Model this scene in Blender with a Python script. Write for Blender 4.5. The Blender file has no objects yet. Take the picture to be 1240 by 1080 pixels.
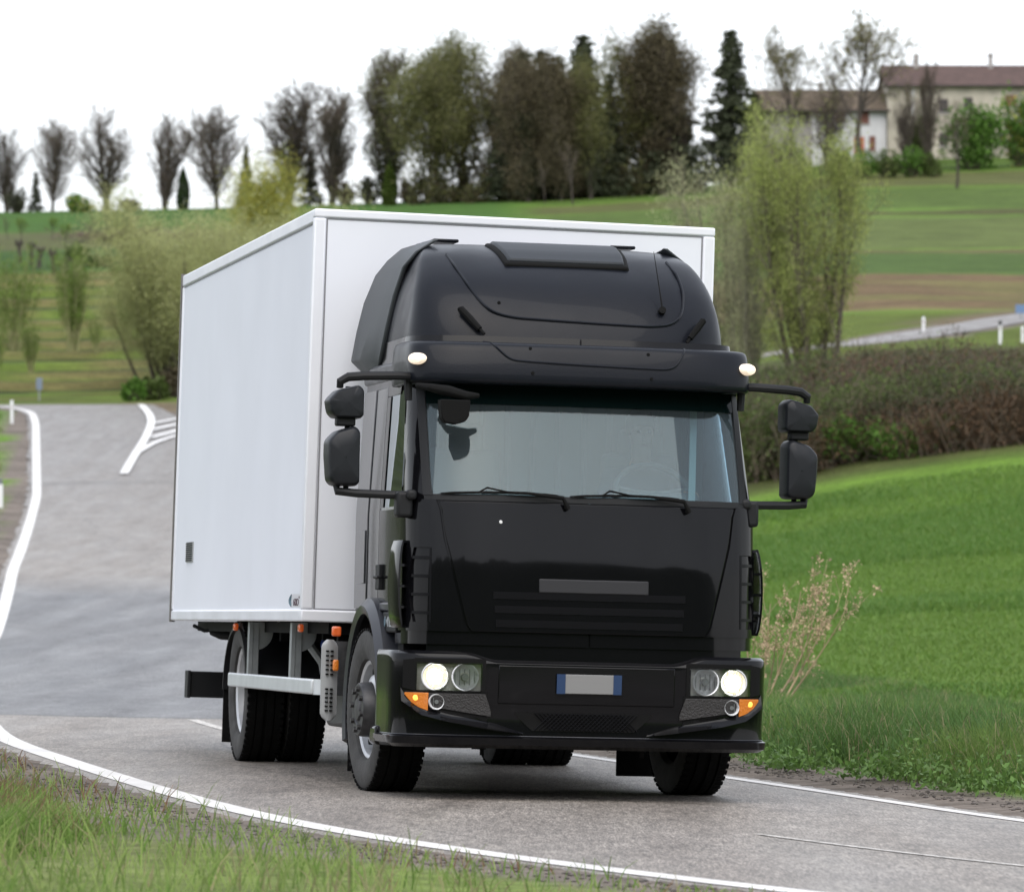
import bpy, math, random
import numpy as np
from mathutils import Vector, Matrix

# ------------------------------------------------------------------ camera, world, sun, exposure
SC = bpy.context.scene
COL = SC.collection
F = 6100.0            # focal length in photo pixels (1240 wide)
EYE = 1.133
PITCH = math.atan(205 / F)
cam_d = bpy.data.cameras.new("camera")
cam = bpy.data.objects.new("camera", cam_d)
COL.objects.link(cam)
SC.camera = cam
cam.location = (0, 0, EYE)
cam.rotation_euler = (math.radians(90) + PITCH, 0, 0)
cam_d.sensor_width = 36
cam_d.lens = F / 1240 * 36
cam_d.clip_start = 0.5
cam_d.clip_end = 3000
cam_d.dof.use_dof = True
cam_d.dof.focus_distance = 30.0
cam_d.dof.aperture_fstop = 5.8
SC.render.resolution_x = 1024
SC.render.resolution_y = 891

W = bpy.data.worlds.new("World")
SC.world = W
W.use_nodes = True
SUN_EL, SUN_AZ = math.radians(54), math.radians(178)   # azimuth clockwise from +Y
nt = W.node_tree
nt.nodes.clear()
out = nt.nodes.new('ShaderNodeOutputWorld')
add = nt.nodes.new('ShaderNodeAddShader')
b1 = nt.nodes.new('ShaderNodeBackground')
b2 = nt.nodes.new('ShaderNodeBackground')
sky = nt.nodes.new('ShaderNodeTexSky')
sky.sky_type = 'NISHITA'
sky.sun_disc = False
sky.sun_elevation = SUN_EL
sky.sun_rotation = SUN_AZ
sky.air_density = 1.0
sky.dust_density = 4.0
b1.inputs['Strength'].default_value = 0.05
nt.links.new(sky.outputs[0], b1.inputs['Color'])
# the closed cloud layer: brighter towards the zenith, slightly mottled
tc = nt.nodes.new('ShaderNodeTexCoord')
sep = nt.nodes.new('ShaderNodeSeparateXYZ')
nt.links.new(tc.outputs['Generated'], sep.inputs[0])
ramp = nt.nodes.new('ShaderNodeValToRGB')
ramp.color_ramp.elements[0].position = 0.0
ramp.color_ramp.elements[0].color = (0.90, 0.91, 0.93, 1)
ramp.color_ramp.elements[1].position = 0.9
ramp.color_ramp.elements[1].color = (0.66, 0.70, 0.78, 1)
e = ramp.color_ramp.elements.new(0.25)
e.color = (0.86, 0.885, 0.93, 1)
nt.links.new(sep.outputs['Z'], ramp.inputs[0])
nz = nt.nodes.new('ShaderNodeTexNoise')
nz.inputs['Scale'].default_value = 3.0
nz.inputs['Detail'].default_value = 5.0
mp = nt.nodes.new('ShaderNodeMapping')
mp.inputs['Scale'].default_value = (1, 1, 3.5)
nt.links.new(tc.outputs['Generated'], mp.inputs[0])
nt.links.new(mp.outputs[0], nz.inputs['Vector'])
mr = nt.nodes.new('ShaderNodeMapRange')
mr.inputs['From Min'].default_value = 0.3
mr.inputs['From Max'].default_value = 0.7
mr.inputs['To Min'].default_value = 0.86
mr.inputs['To Max'].default_value = 1.14
nt.links.new(nz.outputs[0], mr.inputs['Value'])
vm = nt.nodes.new('ShaderNodeVectorMath')
vm.operation = 'SCALE'
nt.links.new(ramp.outputs[0], vm.inputs[0])
nt.links.new(mr.outputs[0], vm.inputs['Scale'])
nt.links.new(vm.outputs[0], b2.inputs['Color'])
b2.inputs['Strength'].default_value = 1.08
nt.links.new(b1.outputs[0], add.inputs[0])
nt.links.new(b2.outputs[0], add.inputs[1])
nt.links.new(add.outputs[0], out.inputs['Surface'])

sun_d = bpy.data.lights.new("sun", 'SUN')
sun = bpy.data.objects.new("sun", sun_d)
COL.objects.link(sun)
sun_d.energy = 1.5
sun_d.angle = math.radians(58)
sun_d.color = (1.0, 0.96, 0.90)
sd = Vector((math.sin(SUN_AZ) * math.cos(SUN_EL), math.cos(SUN_AZ) * math.cos(SUN_EL), math.sin(SUN_EL)))
sun.rotation_euler = sd.to_track_quat('Z', 'Y').to_euler()

SC.view_settings.view_transform = 'Standard'
SC.view_settings.look = 'None'
SC.view_settings.gamma = 1
SC.view_settings.exposure = 0.30
SC.render.engine = 'CYCLES'
try:
    SC.cycles.max_bounces = 8
    SC.cycles.transparent_max_bounces = 12
    SC.cycles.transmission_bounces = 4
    SC.cycles.caustics_reflective = False
    SC.cycles.caustics_refractive = False
except Exception:
    pass

# ------------------------------------------------------------------ helpers
RNG = np.random.default_rng(7)
random.seed(7)

def tag(o, label=None, cat=None, group=None, kind=None):
    if label: o['label'] = label
    if cat: o['category'] = cat
    if group: o['group'] = group
    if kind: o['kind'] = kind
    return o

def empty(name, loc=(0, 0, 0), rz=0.0):
    o = bpy.data.objects.new(name, None)
    COL.objects.link(o)
    o.location = loc
    o.rotation_euler = (0, 0, rz)
    o.empty_display_size = 0.3
    return o

MATS = {}
def mat(name, base, rough=0.5, metal=0.0, coat=0.0, noise=0.0, nscale=5.0, bump=0.0, bscale=40.0,
        island=0.0, transl=0.0, emit=None, estr=0.0, alpha=1.0, spec=None, rnoise=0.0):
    if name in MATS: return MATS[name]
    m = bpy.data.materials.new(name)
    m.use_nodes = True
    n = m.node_tree.nodes; L = m.node_tree.links
    bs = n['Principled BSDF']
    bs.inputs['Base Color'].default_value = (*base, 1)
    bs.inputs['Roughness'].default_value = rough
    bs.inputs['Metallic'].default_value = metal
    bs.inputs['Coat Weight'].default_value = coat
    bs.inputs['Coat Roughness'].default_value = 0.06
    if spec is not None: bs.inputs['Specular IOR Level'].default_value = spec
    if emit:
        bs.inputs['Emission Color'].default_value = (*emit, 1)
        bs.inputs['Emission Strength'].default_value = estr
    src = None
    tcn = n.new('ShaderNodeTexCoord')
    if noise > 0 or island > 0:
        val = None
        if noise > 0:
            t = n.new('ShaderNodeTexNoise'); t.inputs['Scale'].default_value = nscale
            t.inputs['Detail'].default_value = 6
            L.new(tcn.outputs['Object'], t.inputs['Vector'])
            r = n.new('ShaderNodeMapRange')
            r.inputs['From Min'].default_value = 0.3; r.inputs['From Max'].default_value = 0.7
            r.inputs['To Min'].default_value = 1 - noise; r.inputs['To Max'].default_value = 1 + noise
            L.new(t.outputs[0], r.inputs['Value']); val = r.outputs[0]
        if island > 0:
            g = n.new('ShaderNodeNewGeometry')
            r = n.new('ShaderNodeMapRange')
            r.inputs['To Min'].default_value = 1 - island; r.inputs['To Max'].default_value = 1 + island
            L.new(g.outputs['Random Per Island'], r.inputs['Value'])
            if val is None: val = r.outputs[0]
            else:
                mm = n.new('ShaderNodeMath'); mm.operation = 'MULTIPLY'
                L.new(val, mm.inputs[0]); L.new(r.outputs[0], mm.inputs[1]); val = mm.outputs[0]
        v = n.new('ShaderNodeVectorMath'); v.operation = 'SCALE'
        v.inputs[0].default_value = base
        L.new(val, v.inputs['Scale'])
        src = v.outputs[0]
        L.new(src, bs.inputs['Base Color'])
    if rnoise > 0:
        t = n.new('ShaderNodeTexNoise'); t.inputs['Scale'].default_value = 3.0
        t.inputs['Detail'].default_value = 8
        L.new(tcn.outputs['Object'], t.inputs['Vector'])
        r = n.new('ShaderNodeMapRange')
        r.inputs['From Min'].default_value = 0.35; r.inputs['From Max'].default_value = 0.65
        r.inputs['To Min'].default_value = rough; r.inputs['To Max'].default_value = rough + rnoise
        L.new(t.outputs[0], r.inputs['Value']); L.new(r.outputs[0], bs.inputs['Roughness'])
    if bump > 0:
        t = n.new('ShaderNodeTexNoise'); t.inputs['Scale'].default_value = bscale
        t.inputs['Detail'].default_value = 3
        L.new(tcn.outputs['Object'], t.inputs['Vector'])
        b = n.new('ShaderNodeBump'); b.inputs['Strength'].default_value = bump
        b.inputs['Distance'].default_value = 0.01
        L.new(t.outputs[0], b.inputs['Height']); L.new(b.outputs[0], bs.inputs['Normal'])
    if transl > 0:
        tr = n.new('ShaderNodeBsdfTranslucent')
        tr.inputs['Color'].default_value = (*[min(1, c * 1.3) for c in base], 1)
        if src: L.new(src, tr.inputs['Color'])
        mx = n.new('ShaderNodeMixShader'); mx.inputs[0].default_value = transl
        L.new(bs.outputs[0], mx.inputs[1]); L.new(tr.outputs[0], mx.inputs[2])
        L.new(mx.outputs[0], n['Material Output'].inputs['Surface'])
    MATS[name] = m
    return m

def glass_mat(name, tint, base_refl=0.06, rough=0.02, pane_film=0.0):
    if name in MATS: return MATS[name]
    m = bpy.data.materials.new(name); m.use_nodes = True
    n = m.node_tree.nodes; L = m.node_tree.links
    n.remove(n['Principled BSDF'])
    tr = n.new('ShaderNodeBsdfTransparent'); tr.inputs[0].default_value = (*tint, 1)
    gl = n.new('ShaderNodeBsdfGlossy'); gl.inputs['Roughness'].default_value = rough; gl.inputs['Color'].default_value = (.84, .91, .95, 1)
    fr = n.new('ShaderNodeFresnel'); fr.inputs['IOR'].default_value = 1.42
    ad = n.new('ShaderNodeMath'); ad.operation = 'ADD'; ad.inputs[1].default_value = base_refl
    ad.use_clamp = True
    L.new(fr.outputs[0], ad.inputs[0])
    mx = n.new('ShaderNodeMixShader')
    L.new(ad.outputs[0], mx.inputs[0]); L.new(tr.outputs[0], mx.inputs[1]); L.new(gl.outputs[0], mx.inputs[2])
    last = mx.outputs[0]
    if pane_film > 0:   # even grey-blue diffuse film over the glass, faintly mottled
        df = n.new('ShaderNodeBsdfDiffuse'); df.inputs[0].default_value = (0.42, 0.47, 0.50, 1)
        tcn = n.new('ShaderNodeTexCoord')
        t = n.new('ShaderNodeTexNoise'); t.inputs['Scale'].default_value = 45; t.inputs['Detail'].default_value = 3
        L.new(tcn.outputs['Object'], t.inputs['Vector'])
        r = n.new('ShaderNodeMapRange'); r.inputs['From Min'].default_value = 0.3; r.inputs['From Max'].default_value = 0.75
        r.inputs['To Min'].default_value = pane_film * 0.98; r.inputs['To Max'].default_value = pane_film * 1.03
        L.new(t.outputs[0], r.inputs['Value'])
        m2 = n.new('ShaderNodeMixShader')
        L.new(r.outputs[0], m2.inputs[0]); L.new(last, m2.inputs[1]); L.new(df.outputs[0], m2.inputs[2])
        last = m2.outputs[0]
    L.new(last, n['Material Output'].inputs['Surface'])
    MATS[name] = m
    return m

def ry(a):
    c, s = math.cos(a), math.sin(a)
    return np.array([[c, 0, s], [0, 1, 0], [-s, 0, c]])

class MB:
    """collects shapes that belong to one mesh"""
    def __init__(self):
        self.v = []; self.f = []; self.mi = []; self.n = 0; self.cur = 0
    def raw(self, V, Fc):
        V = np.asarray(V, float).reshape(-1, 3)
        for f in Fc:
            self.f.append(tuple(i + self.n for i in f)); self.mi.append(self.cur)
        self.v.append(V); self.n += len(V)
        return self
    def box(self, c, s, M=None):
        x, y, z = s[0] / 2, s[1] / 2, s[2] / 2
        V = np.array([(-x, -y, -z), (x, -y, -z), (x, y, -z), (-x, y, -z), (-x, -y, z), (x, -y, z), (x, y, z), (-x, y, z)])
        if M is not None: V = V @ np.asarray(M).T
        return self.raw(V + np.array(c), [(0, 3, 2, 1), (4, 5, 6, 7), (0, 1, 5, 4), (1, 2, 6, 5), (2, 3, 7, 6), (3, 0, 4, 7)])
    def b2(self, p0, p1):
        p0 = np.array(p0, float); p1 = np.array(p1, float)
        return self.box((p0 + p1) / 2, np.abs(p1 - p0))
    def grid(self, P, closed_u=False):
        P = np.asarray(P, float); nv, nu = P.shape[:2]
        Fc = []
        for j in range(nv - 1):
            for i in range(nu if closed_u else nu - 1):
                k = (i + 1) % nu
                Fc.append((j * nu + i, j * nu + k, (j + 1) * nu + k, (j + 1) * nu + i))
        return self.raw(P, Fc)
    def slab(self, P, Q):
        """closed solid between the surface grids P (front) and Q (back)"""
        P = np.asarray(P, float); Q = np.asarray(Q, float); nv, nu = P.shape[:2]
        N = nv * nu; Fc = []
        idx = lambda j, i: j * nu + i
        for j in range(nv - 1):
            for i in range(nu - 1):
                a, b, c, d = idx(j, i), idx(j, i + 1), idx(j + 1, i + 1), idx(j + 1, i)
                Fc.append((a, b, c, d)); Fc.append((N + d, N + c, N + b, N + a))
        rim = [idx(0, i) for i in range(nu)] + [idx(j, nu - 1) for j in range(1, nv)] + \
              [idx(nv - 1, i) for i in range(nu - 2, -1, -1)] + [idx(j, 0) for j in range(nv - 2, 0, -1)]
        for a, b in zip(rim, rim[1:] + rim[:1]): Fc.append((b, a, N + a, N + b))
        return self.raw(np.concatenate([P.reshape(-1, 3), Q.reshape(-1, 3)]), Fc)
    def tube(self, path, r, n=8, cap=True):
        path = [np.array(p, float) for p in path]
        rs = r if hasattr(r, '__len__') else [r] * len(path)
        rings = []
        prev = None
        for i, p in enumerate(path):
            d = path[min(i + 1, len(path) - 1)] - path[max(i - 1, 0)]
            d = d / (np.linalg.norm(d) + 1e-12)
            if prev is None:
                a = np.array([0, 0, 1.0]) if abs(d[2]) < .9 else np.array([1.0, 0, 0])
                u = np.cross(d, a)
            else:
                u = prev - d * np.dot(prev, d)
            u /= np.linalg.norm(u); prev = u
            w = np.cross(d, u)
            t = np.arange(n) * 2 * math.pi / n
            rings.append(p + rs[i] * (np.cos(t)[:, None] * u + np.sin(t)[:, None] * w))
        base = self.n
        self.grid(np.array(rings), closed_u=True)
        if cap:
            self.f.append(tuple(base + i for i in range(n - 1, -1, -1))); self.mi.append(self.cur)
            k = base + (len(path) - 1) * n
            self.f.append(tuple(k + i for i in range(n))); self.mi.append(self.cur)
        return self
    def lathe(self, prof, c=(0, 0, 0), axis='x', n=48, closed=False):
        """prof: list of (along axis, radius)"""
        t = np.arange(n) * 2 * math.pi / n
        R = []
        for a, r in prof:
            if axis == 'x': R.append(np.stack([np.full(n, a), r * np.cos(t), r * np.sin(t)], 1))
            elif axis == 'y': R.append(np.stack([r * np.sin(t), np.full(n, a), r * np.cos(t)], 1))
            else: R.append(np.stack([r * np.cos(t), r * np.sin(t), np.full(n, a)], 1))
        R = np.array(R) + np.array(c)
        if closed: R = np.concatenate([R, R[:1]])
        return self.grid(R, closed_u=True)
    def prism(self, poly, axis, a0, a1):
        """2d outline extruded along an axis. axis x: poly=(y,z); y: (x,z); z: (x,y)"""
        n = len(poly)
        def P(p, a):
            return {'x': (a, p[0], p[1]), 'y': (p[0], a, p[1]), 'z': (p[0], p[1], a)}[axis]
        V = [P(p, a0) for p in poly] + [P(p, a1) for p in poly]
        Fc = [tuple(range(n)), tuple(range(2 * n - 1, n - 1, -1))]
        for i in range(n):
            k = (i + 1) % n
            Fc.append((k, i, n + i, n + k))
        return self.raw(V, Fc)
    def build(self, name, m, parent=None, M=None, bevel=0.0, seg=2, smooth=30, loc=None):
        V = np.concatenate(self.v) if self.v else np.zeros((0, 3))
        if M is not None: V = V @ np.asarray(M).T
        me = bpy.data.meshes.new(name)
        me.from_pydata(V.tolist(), [], self.f)
        for mm in (m if isinstance(m, (list, tuple)) else [m]): me.materials.append(mm)
        if any(self.mi): me.polygons.foreach_set('material_index', self.mi)
        me.update()
        import bmesh
        bm = bmesh.new(); bm.from_mesh(me); bmesh.ops.recalc_face_normals(bm, faces=bm.faces); bm.to_mesh(me); bm.free()
        if smooth:
            me.polygons.foreach_set('use_smooth', [True] * len(me.polygons))
            me.set_sharp_from_angle(angle=math.radians(smooth))
        o = bpy.data.objects.new(name, me); COL.objects.link(o)
        if parent is not None: o.parent = parent
        if loc is not None: o.location = loc
        if bevel > 0:
            b = o.modifiers.new('bevel', 'BEVEL'); b.width = bevel; b.segments = seg; b.limit_method = 'ANGLE'
            b.angle_limit = math.radians(40); b.harden_normals = False
        return o

def fast_mesh(name, V, faces_flat, nper, mats, mi=None, parent=None, smooth=False):
    """numpy arrays straight to a mesh; faces all with nper corners"""
    me = bpy.data.meshes.new(name)
    nf = len(faces_flat) // nper
    me.vertices.add(len(V)); me.vertices.foreach_set('co', np.asarray(V, np.float32).ravel())
    me.loops.add(len(faces_flat)); me.loops.foreach_set('vertex_index', np.asarray(faces_flat, np.int32))
    me.polygons.add(nf); me.polygons.foreach_set('loop_start', np.arange(nf, dtype=np.int32) * nper)
    for m in mats: me.materials.append(m)
    if mi is not None: me.polygons.foreach_set('material_index', np.asarray(mi, np.int32))
    me.polygons.foreach_set('use_smooth', np.full(nf, smooth))
    me.update(calc_edges=True)
    return me

def obj_from(me, name, parent=None, loc=None):
    o = bpy.data.objects.new(name, me); COL.objects.link(o)
    if parent is not None: o.parent = parent
    if loc is not None: o.location = loc
    return o

# ------------------------------------------------------------------ terrain
OX, OY, YAW = .396, 28.76, .1946
def plane(X, Y):
    s = -(X - OX) * math.sin(YAW) + (Y - OY) * math.cos(YAW)
    t = (X - OX) * math.cos(YAW) + (Y - OY) * math.sin(YAW)
    return .068 + .0095 * s - .019 * np.clip(t, -7, 8)

PX = [-900, 40, 215, 450, 850, 960, 1045, 1240, 2200]
KY = [40, 60, 78, 110, 130, 150, 165, 185, 200, 215, 250, 300, 350, 400, 430, 470, 560, 900]
PROF = [
 [880, 814, 770, 690, 645, 600, 560, 512, 492, 487, 425, 335, 290, 262, 256, 262, 300, 420],
 [880, 814, 770, 690, 645, 600, 560, 512, 492, 487, 425, 335, 290, 262, 256, 262, 300, 420],
 [880, 814, 770, 690, 645, 600, 556, 510, 494, 482, 420, 330, 288, 258, 252, 258, 300, 420],
 [880, 815, 772, 690, 640, 590, 550, 500, 482, 462, 400, 330, 285, 252, 246, 252, 300, 420],
 [885, 818, 775, 690, 620, 505, 458, 430, 415, 395, 350, 300, 265, 237, 228, 234, 290, 420],
 [885, 826, 772, 680, 602, 480, 438, 412, 398, 385, 345, 298, 253, 212, 194, 196, 260, 420],
 [885, 828, 765, 665, 585, 465, 430, 405, 392, 375, 340, 298, 249, 205, 186, 186, 250, 420],
 [885, 830, 760, 648, 556, 455, 422, 398, 386, 376, 343, 296, 245, 201, 180, 180, 240, 420],
 [885, 830, 750, 630, 540, 450, 420, 395, 380, 370, 340, 290, 240, 195, 175, 175, 240, 420]]
_yf = np.linspace(40, 900, 861)
_uf = np.linspace(-.30, .30, 241)
_tab = np.zeros((len(_uf), len(_yf)))
_pp = [(p - 620) / F for p in PX]
_cols = [EYE + (745 - np.interp(_yf, KY, c)) * _yf / F for c in PROF]
for i, u in enumerate(_uf):
    k = int(np.clip(np.searchsorted(_pp, u) - 1, 0, len(PX) - 2))
    w = np.clip((u - _pp[k]) / (_pp[k + 1] - _pp[k]), 0, 1)
    _tab[i] = _cols[k] * (1 - w) + _cols[k + 1] * w
def _smooth(a, n, ax):
    k = np.ones(n) / n
    pad = [(0, 0), (0, 0)]; pad[ax] = (n // 2, n // 2)
    b = np.pad(a, pad, mode='edge' if ax == 0 else 'reflect', reflect_type='odd') if ax == 1 else np.pad(a, pad, mode='edge')
    return np.apply_along_axis(lambda v: np.convolve(v, k, 'valid'), ax, b)
_tab = _smooth(_tab, 9, 1); _tab = _smooth(_tab, 5, 1); _tab = _smooth(_tab, 5, 0)

def sstep(a, b, x):
    t = np.clip((x - a) / (b - a), 0, 1)
    return t * t * (3 - 2 * t)

def Hroad(X, Y):
    """smooth surface the road lies on"""
    X = np.asarray(X, float); Y = np.asarray(Y, float)
    u = np.clip(X / np.maximum(Y, 1), -.299, .299); yy = np.clip(Y, 40, 899)
    fi = (u + .30) / .60 * 240; fj = yy - 40
    i0 = np.floor(fi).astype(int); j0 = np.floor(fj).astype(int)
    i0 = np.clip(i0, 0, 239); j0 = np.clip(j0, 0, 859)
    a = fi - i0; b = fj - j0
    T = _tab[i0, j0] * (1 - a) * (1 - b) + _tab[i0 + 1, j0] * a * (1 - b) + _tab[i0, j0 + 1] * (1 - a) * b + _tab[i0 + 1, j0 + 1] * a * b
    w = sstep(42, 75, Y)
    return plane(X, Y) * (1 - w) + T * w

LY = np.array([12.5, 14.5, 16.5, 18.6, 20.57, 22.4, 23.9, 25.3, 29.6, 34, 37.8, 43, 52, 65, 78, 110, 150, 185, 195, 201, 206])
LX = np.array([8, 5.6, 3.9, 2.4, 1.10, .07, -.52, -1.10, -2.13, -3.05, -3.83, -4.5, -5.6, -6.9, -8.0, -10.9, -14.15, -17.5, -18.6, -20.2, -23])
RY = np.array([12.5, 15, 17, 18.7, 21, 23.6, 27.2, 30.2, 33.2, 36.7, 43.5, 52, 65, 78, 110, 135, 150, 165, 185, 201, 206])
RX = np.array([17, 13, 10.2, 8.0, 5.8, 4.15, 2.78, 2.13, 1.36, .48, -1.1, -2.3, -3.4, -4.2, -6, -7, -7, -7, -12.2, -14.4, -15])
def _catmull(ys, xs, n=800):
    q = np.linspace(ys[0], ys[-1], n)
    v = np.interp(q, ys, xs)
    for _ in range(3):
        k = 13; v = np.convolve(np.pad(v, k // 2, mode='reflect', reflect_type='odd'), np.ones(k) / k, 'valid')
    return q, v
_lq, _lv = _catmull(LY, LX); _rq, _rv = _catmull(RY, RX)
def XL(Y): return np.interp(Y, _lq, _lv)
def XR(Y): return np.interp(Y, _rq, _rv)

# side road centreline
SR = np.array([(-14, 176.5), (-8, 176.5), (0, 176), (6, 174.5), (12.3, 176.5), (16.5, 188), (20.7, 204), (24.5, 216), (31, 232), (45, 250)], float)
def _path(P, n):
    d = np.r_[0, np.cumsum(np.linalg.norm(np.diff(P, axis=0), axis=1))]
    q = np.linspace(0, d[-1], n)
    V = np.stack([np.interp(q, d, P[:, 0]), np.interp(q, d, P[:, 1])], 1)
    for _ in range(2):
        V2 = V.copy(); V2[2:-2] = (V[:-4] + V[1:-3] + V[2:-2] + V[3:-1] + V[4:]) / 5; V = V2
    return V
SRP = _path(SR, 90)

def nz2(X, Y, s, seed=0):
    """cheap smooth value noise"""
    r = np.random.default_rng(seed); g = r.random((64, 64))
    x = np.asarray(X) / s; y = np.asarray(Y) / s
    i = np.floor(x).astype(int); j = np.floor(y).astype(int); a = x - i; b = y - j
    a = a * a * (3 - 2 * a); b = b * b * (3 - 2 * b)
    G = lambda i, j: g[i % 64, j % 64]
    return G(i, j) * (1 - a) * (1 - b) + G(i + 1, j) * a * (1 - b) + G(i, j + 1) * (1 - a) * b + G(i + 1, j + 1) * a * b

def road_dist(X, Y):
    """signed sideways distance to the asphalt (negative inside)"""
    X = np.asarray(X, float); Y = np.asarray(Y, float)
    # slope of the edge lines, to turn sideways offsets into real distances near the bend
    dl = (XL(Y + .5) - XL(Y - .5)); dr = (XR(Y + .5) - XR(Y - .5))
    d1 = (XL(Y) - .22 - X) / np.sqrt(1 + dl ** 2); d2 = (X - XR(Y) - .22) / np.sqrt(1 + dr ** 2)
    d = np.maximum(d1, d2)
    d = np.where(Y < 12.5, 9, d); d = np.where(Y > 206, np.maximum(d, Y - 206), d)
    m = (np.abs(X) < 60) & (Y > 160) & (Y < 260)
    if m.any():
        q = np.stack([X[m], Y[m]], 1)
        dd = np.min(np.linalg.norm(q[:, None, :] - SRP[None], axis=2), axis=1) - 1.4
        d = d.copy(); d[m] = np.minimum(d[m], dd)
    return d

def H(X, Y):
    """ground height"""
    X = np.atleast_1d(np.asarray(X, float)); Y = np.atleast_1d(np.asarray(Y, float))
    sh = np.broadcast(X, Y).shape
    X = np.broadcast_to(X, sh).ravel(); Y = np.broadcast_to(Y, sh).ravel()
    z = Hroad(X, Y); d = road_dist(X, Y)
    near = sstep(0.4, 1.6, d)
    z = z + near * ((nz2(X, Y, 1.1, 1) - .5) * .07 + (nz2(X, Y, 9, 2) - .5) * .12 * sstep(20, 60, Y))
    far_ = sstep(100, 165, Y)
    z = z - (.035 + .05 * far_) * (1 - sstep(-.24 + .1 * far_, -.05 + .15 * far_, d)) + .012 * sstep(.0, .25, d)
    # right verge: little hump, then a shallow ditch, before the field
    r = (X - XR(Y)) * (X > XR(Y)) * (Y > 20) * (Y < 75)
    z = z + .10 * np.exp(-((r - 2.2) / 1.0) ** 2) * (r > 0) - .14 * np.exp(-((r - 4.6) / 1.1) ** 2) * (r > 0)
    # mown terraces on the left hill
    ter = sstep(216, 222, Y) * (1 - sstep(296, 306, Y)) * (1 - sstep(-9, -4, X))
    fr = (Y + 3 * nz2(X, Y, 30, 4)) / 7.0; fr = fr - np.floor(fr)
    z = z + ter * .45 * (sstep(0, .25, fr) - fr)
    # unseen rise behind the camera, shaped so the black paint mirrors a dark skyline
    z = z + np.where(Y < -12, (31 + 6 * nz2(X, X * 0, 9, 61) + 3 * nz2(X, X * 0, 3, 62)) * sstep(12, 120, -Y), 0)
    return z

# vertex rows and columns of the one ground sheet
rows = np.concatenate([np.arange(-160, 0, 8.), np.arange(0, 15, 1.), np.arange(15, 52, .22), np.arange(52, 110, .8), np.arange(110, 212, .9),
                       np.arange(212, 306, .5), np.arange(306, 440, 2.), np.arange(440, 900, 14.)])
s_ = np.linspace(-1, 1, 281)
cols = .10 * s_ + .90 * np.sign(s_) * np.abs(s_) ** 4
YY = np.repeat(rows[:, None], len(cols), 1)
XX = cols[None] * (60 + .8 * np.abs(YY))
ZZ = H(XX.ravel(), YY.ravel()).reshape(XX.shape)
nr, nc = XX.shape
V = np.stack([XX, YY, ZZ], -1).reshape(-1, 3)
ii = (np.arange(nr - 1)[:, None] * nc + np.arange(nc - 1)[None]).ravel()
quads = np.stack([ii, ii + 1, ii + 1 + nc, ii + nc], 1).ravel()

# zone colours (what grows or lies where), mixed with noise in the shader
def zones(X, Y):
    n1 = nz2(X, Y, 3.0, 11); n2 = nz2(X * .35, Y, 5.0, 12); n3 = nz2(X, Y, .9, 13)
    C = np.zeros((len(X), 3))
    def put(c, w): C[:] = C * (1 - w[:, None]) + np.array(c) * w[:, None]
    one = np.ones(len(X))
    put((.110, .200, .024), one)
    put((.075, .165, .030), sstep(.55, .70, n2) * .3)
    put((.150, .225, .045), sstep(.60, .75, n1) * .5)
    R = sstep(-2, 3, X)
    u = X / np.maximum(Y, 1)
    Yw = Y + 9 * (nz2(X, Y * .15, 22, 71) - .5) + 2.5 * (nz2(X, Y, 4, 72) - .5)
    def band(y0, y1, s=2.0):
        q = np.where(Y > 212, Yw, Y); return sstep(y0 - s, y0 + s, q) * (1 - sstep(y1 - s, y1 + s, q))
    put((.150, .165, .065), (1 - sstep(32, 40, Y)) * (X < 3) * (.55 + .45 * n1))
    # right hillside
    put((0.063, 0.074, 0.023), R * band(131, 168))
    put((0.089, 0.121, 0.020), R * band(168, 212))
    put((.140, .098, .052), R * band(214, 262) * (.80 + .20 * sstep(.35, .6, n2)))
    put((0.063, 0.105, 0.025), R * band(262, 290))
    put((0.104, 0.094, 0.040), R * band(290, 296, 1))
    put((0.096, 0.125, 0.036), R * band(298, 336))
    put((0.070, 0.074, 0.026), R * band(338, 344, 1))
    put((0.074, 0.115, 0.024), R * band(346, 372))
    put((0.089, 0.098, 0.032), R * band(374, 392))
    put((0.068, 0.115, 0.020), R * band(394, 500))
    # left hillside
    Lf = 1 - R
    put((0.092, 0.113, 0.024), Lf * band(207, 304) * (.6 + .4 * n1))
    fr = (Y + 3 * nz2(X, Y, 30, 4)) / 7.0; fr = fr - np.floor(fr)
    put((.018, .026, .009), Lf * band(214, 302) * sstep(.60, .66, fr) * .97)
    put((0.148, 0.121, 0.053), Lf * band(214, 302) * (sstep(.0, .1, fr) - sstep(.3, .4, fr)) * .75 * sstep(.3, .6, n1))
    put((0.041, 0.086, 0.020), Lf * band(304, 335))
    put((0.089, 0.098, 0.040), Lf * band(335, 366))
    put((0.052, 0.113, 0.020), Lf * band(366, 520))
    put((.035, .055, .018), one * (Y < -12))  # unseen rise behind the camera, kept dark for its reflection in the paint
    put((.040, .050, .020), sstep(.15, .19, -u) * sstep(10, 20, Y))  # unseen ground far left, darkened so the truck's side reflects less green
    # bare dirt and gravel by the asphalt
    d = road_dist(X, Y)
    wv = .25 + .5 * n1 + .3 * n3
    g = (1 - sstep(wv * .9, wv * 1.6, d)) * (Y > 10)
    put((.17, .145, .125), g)
    put((.14, .11, .07), (1 - sstep(.3, 3.5, d)) * band(195, 214) * (X > -16))
    # gravel flag in alpha
    return C, g

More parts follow.
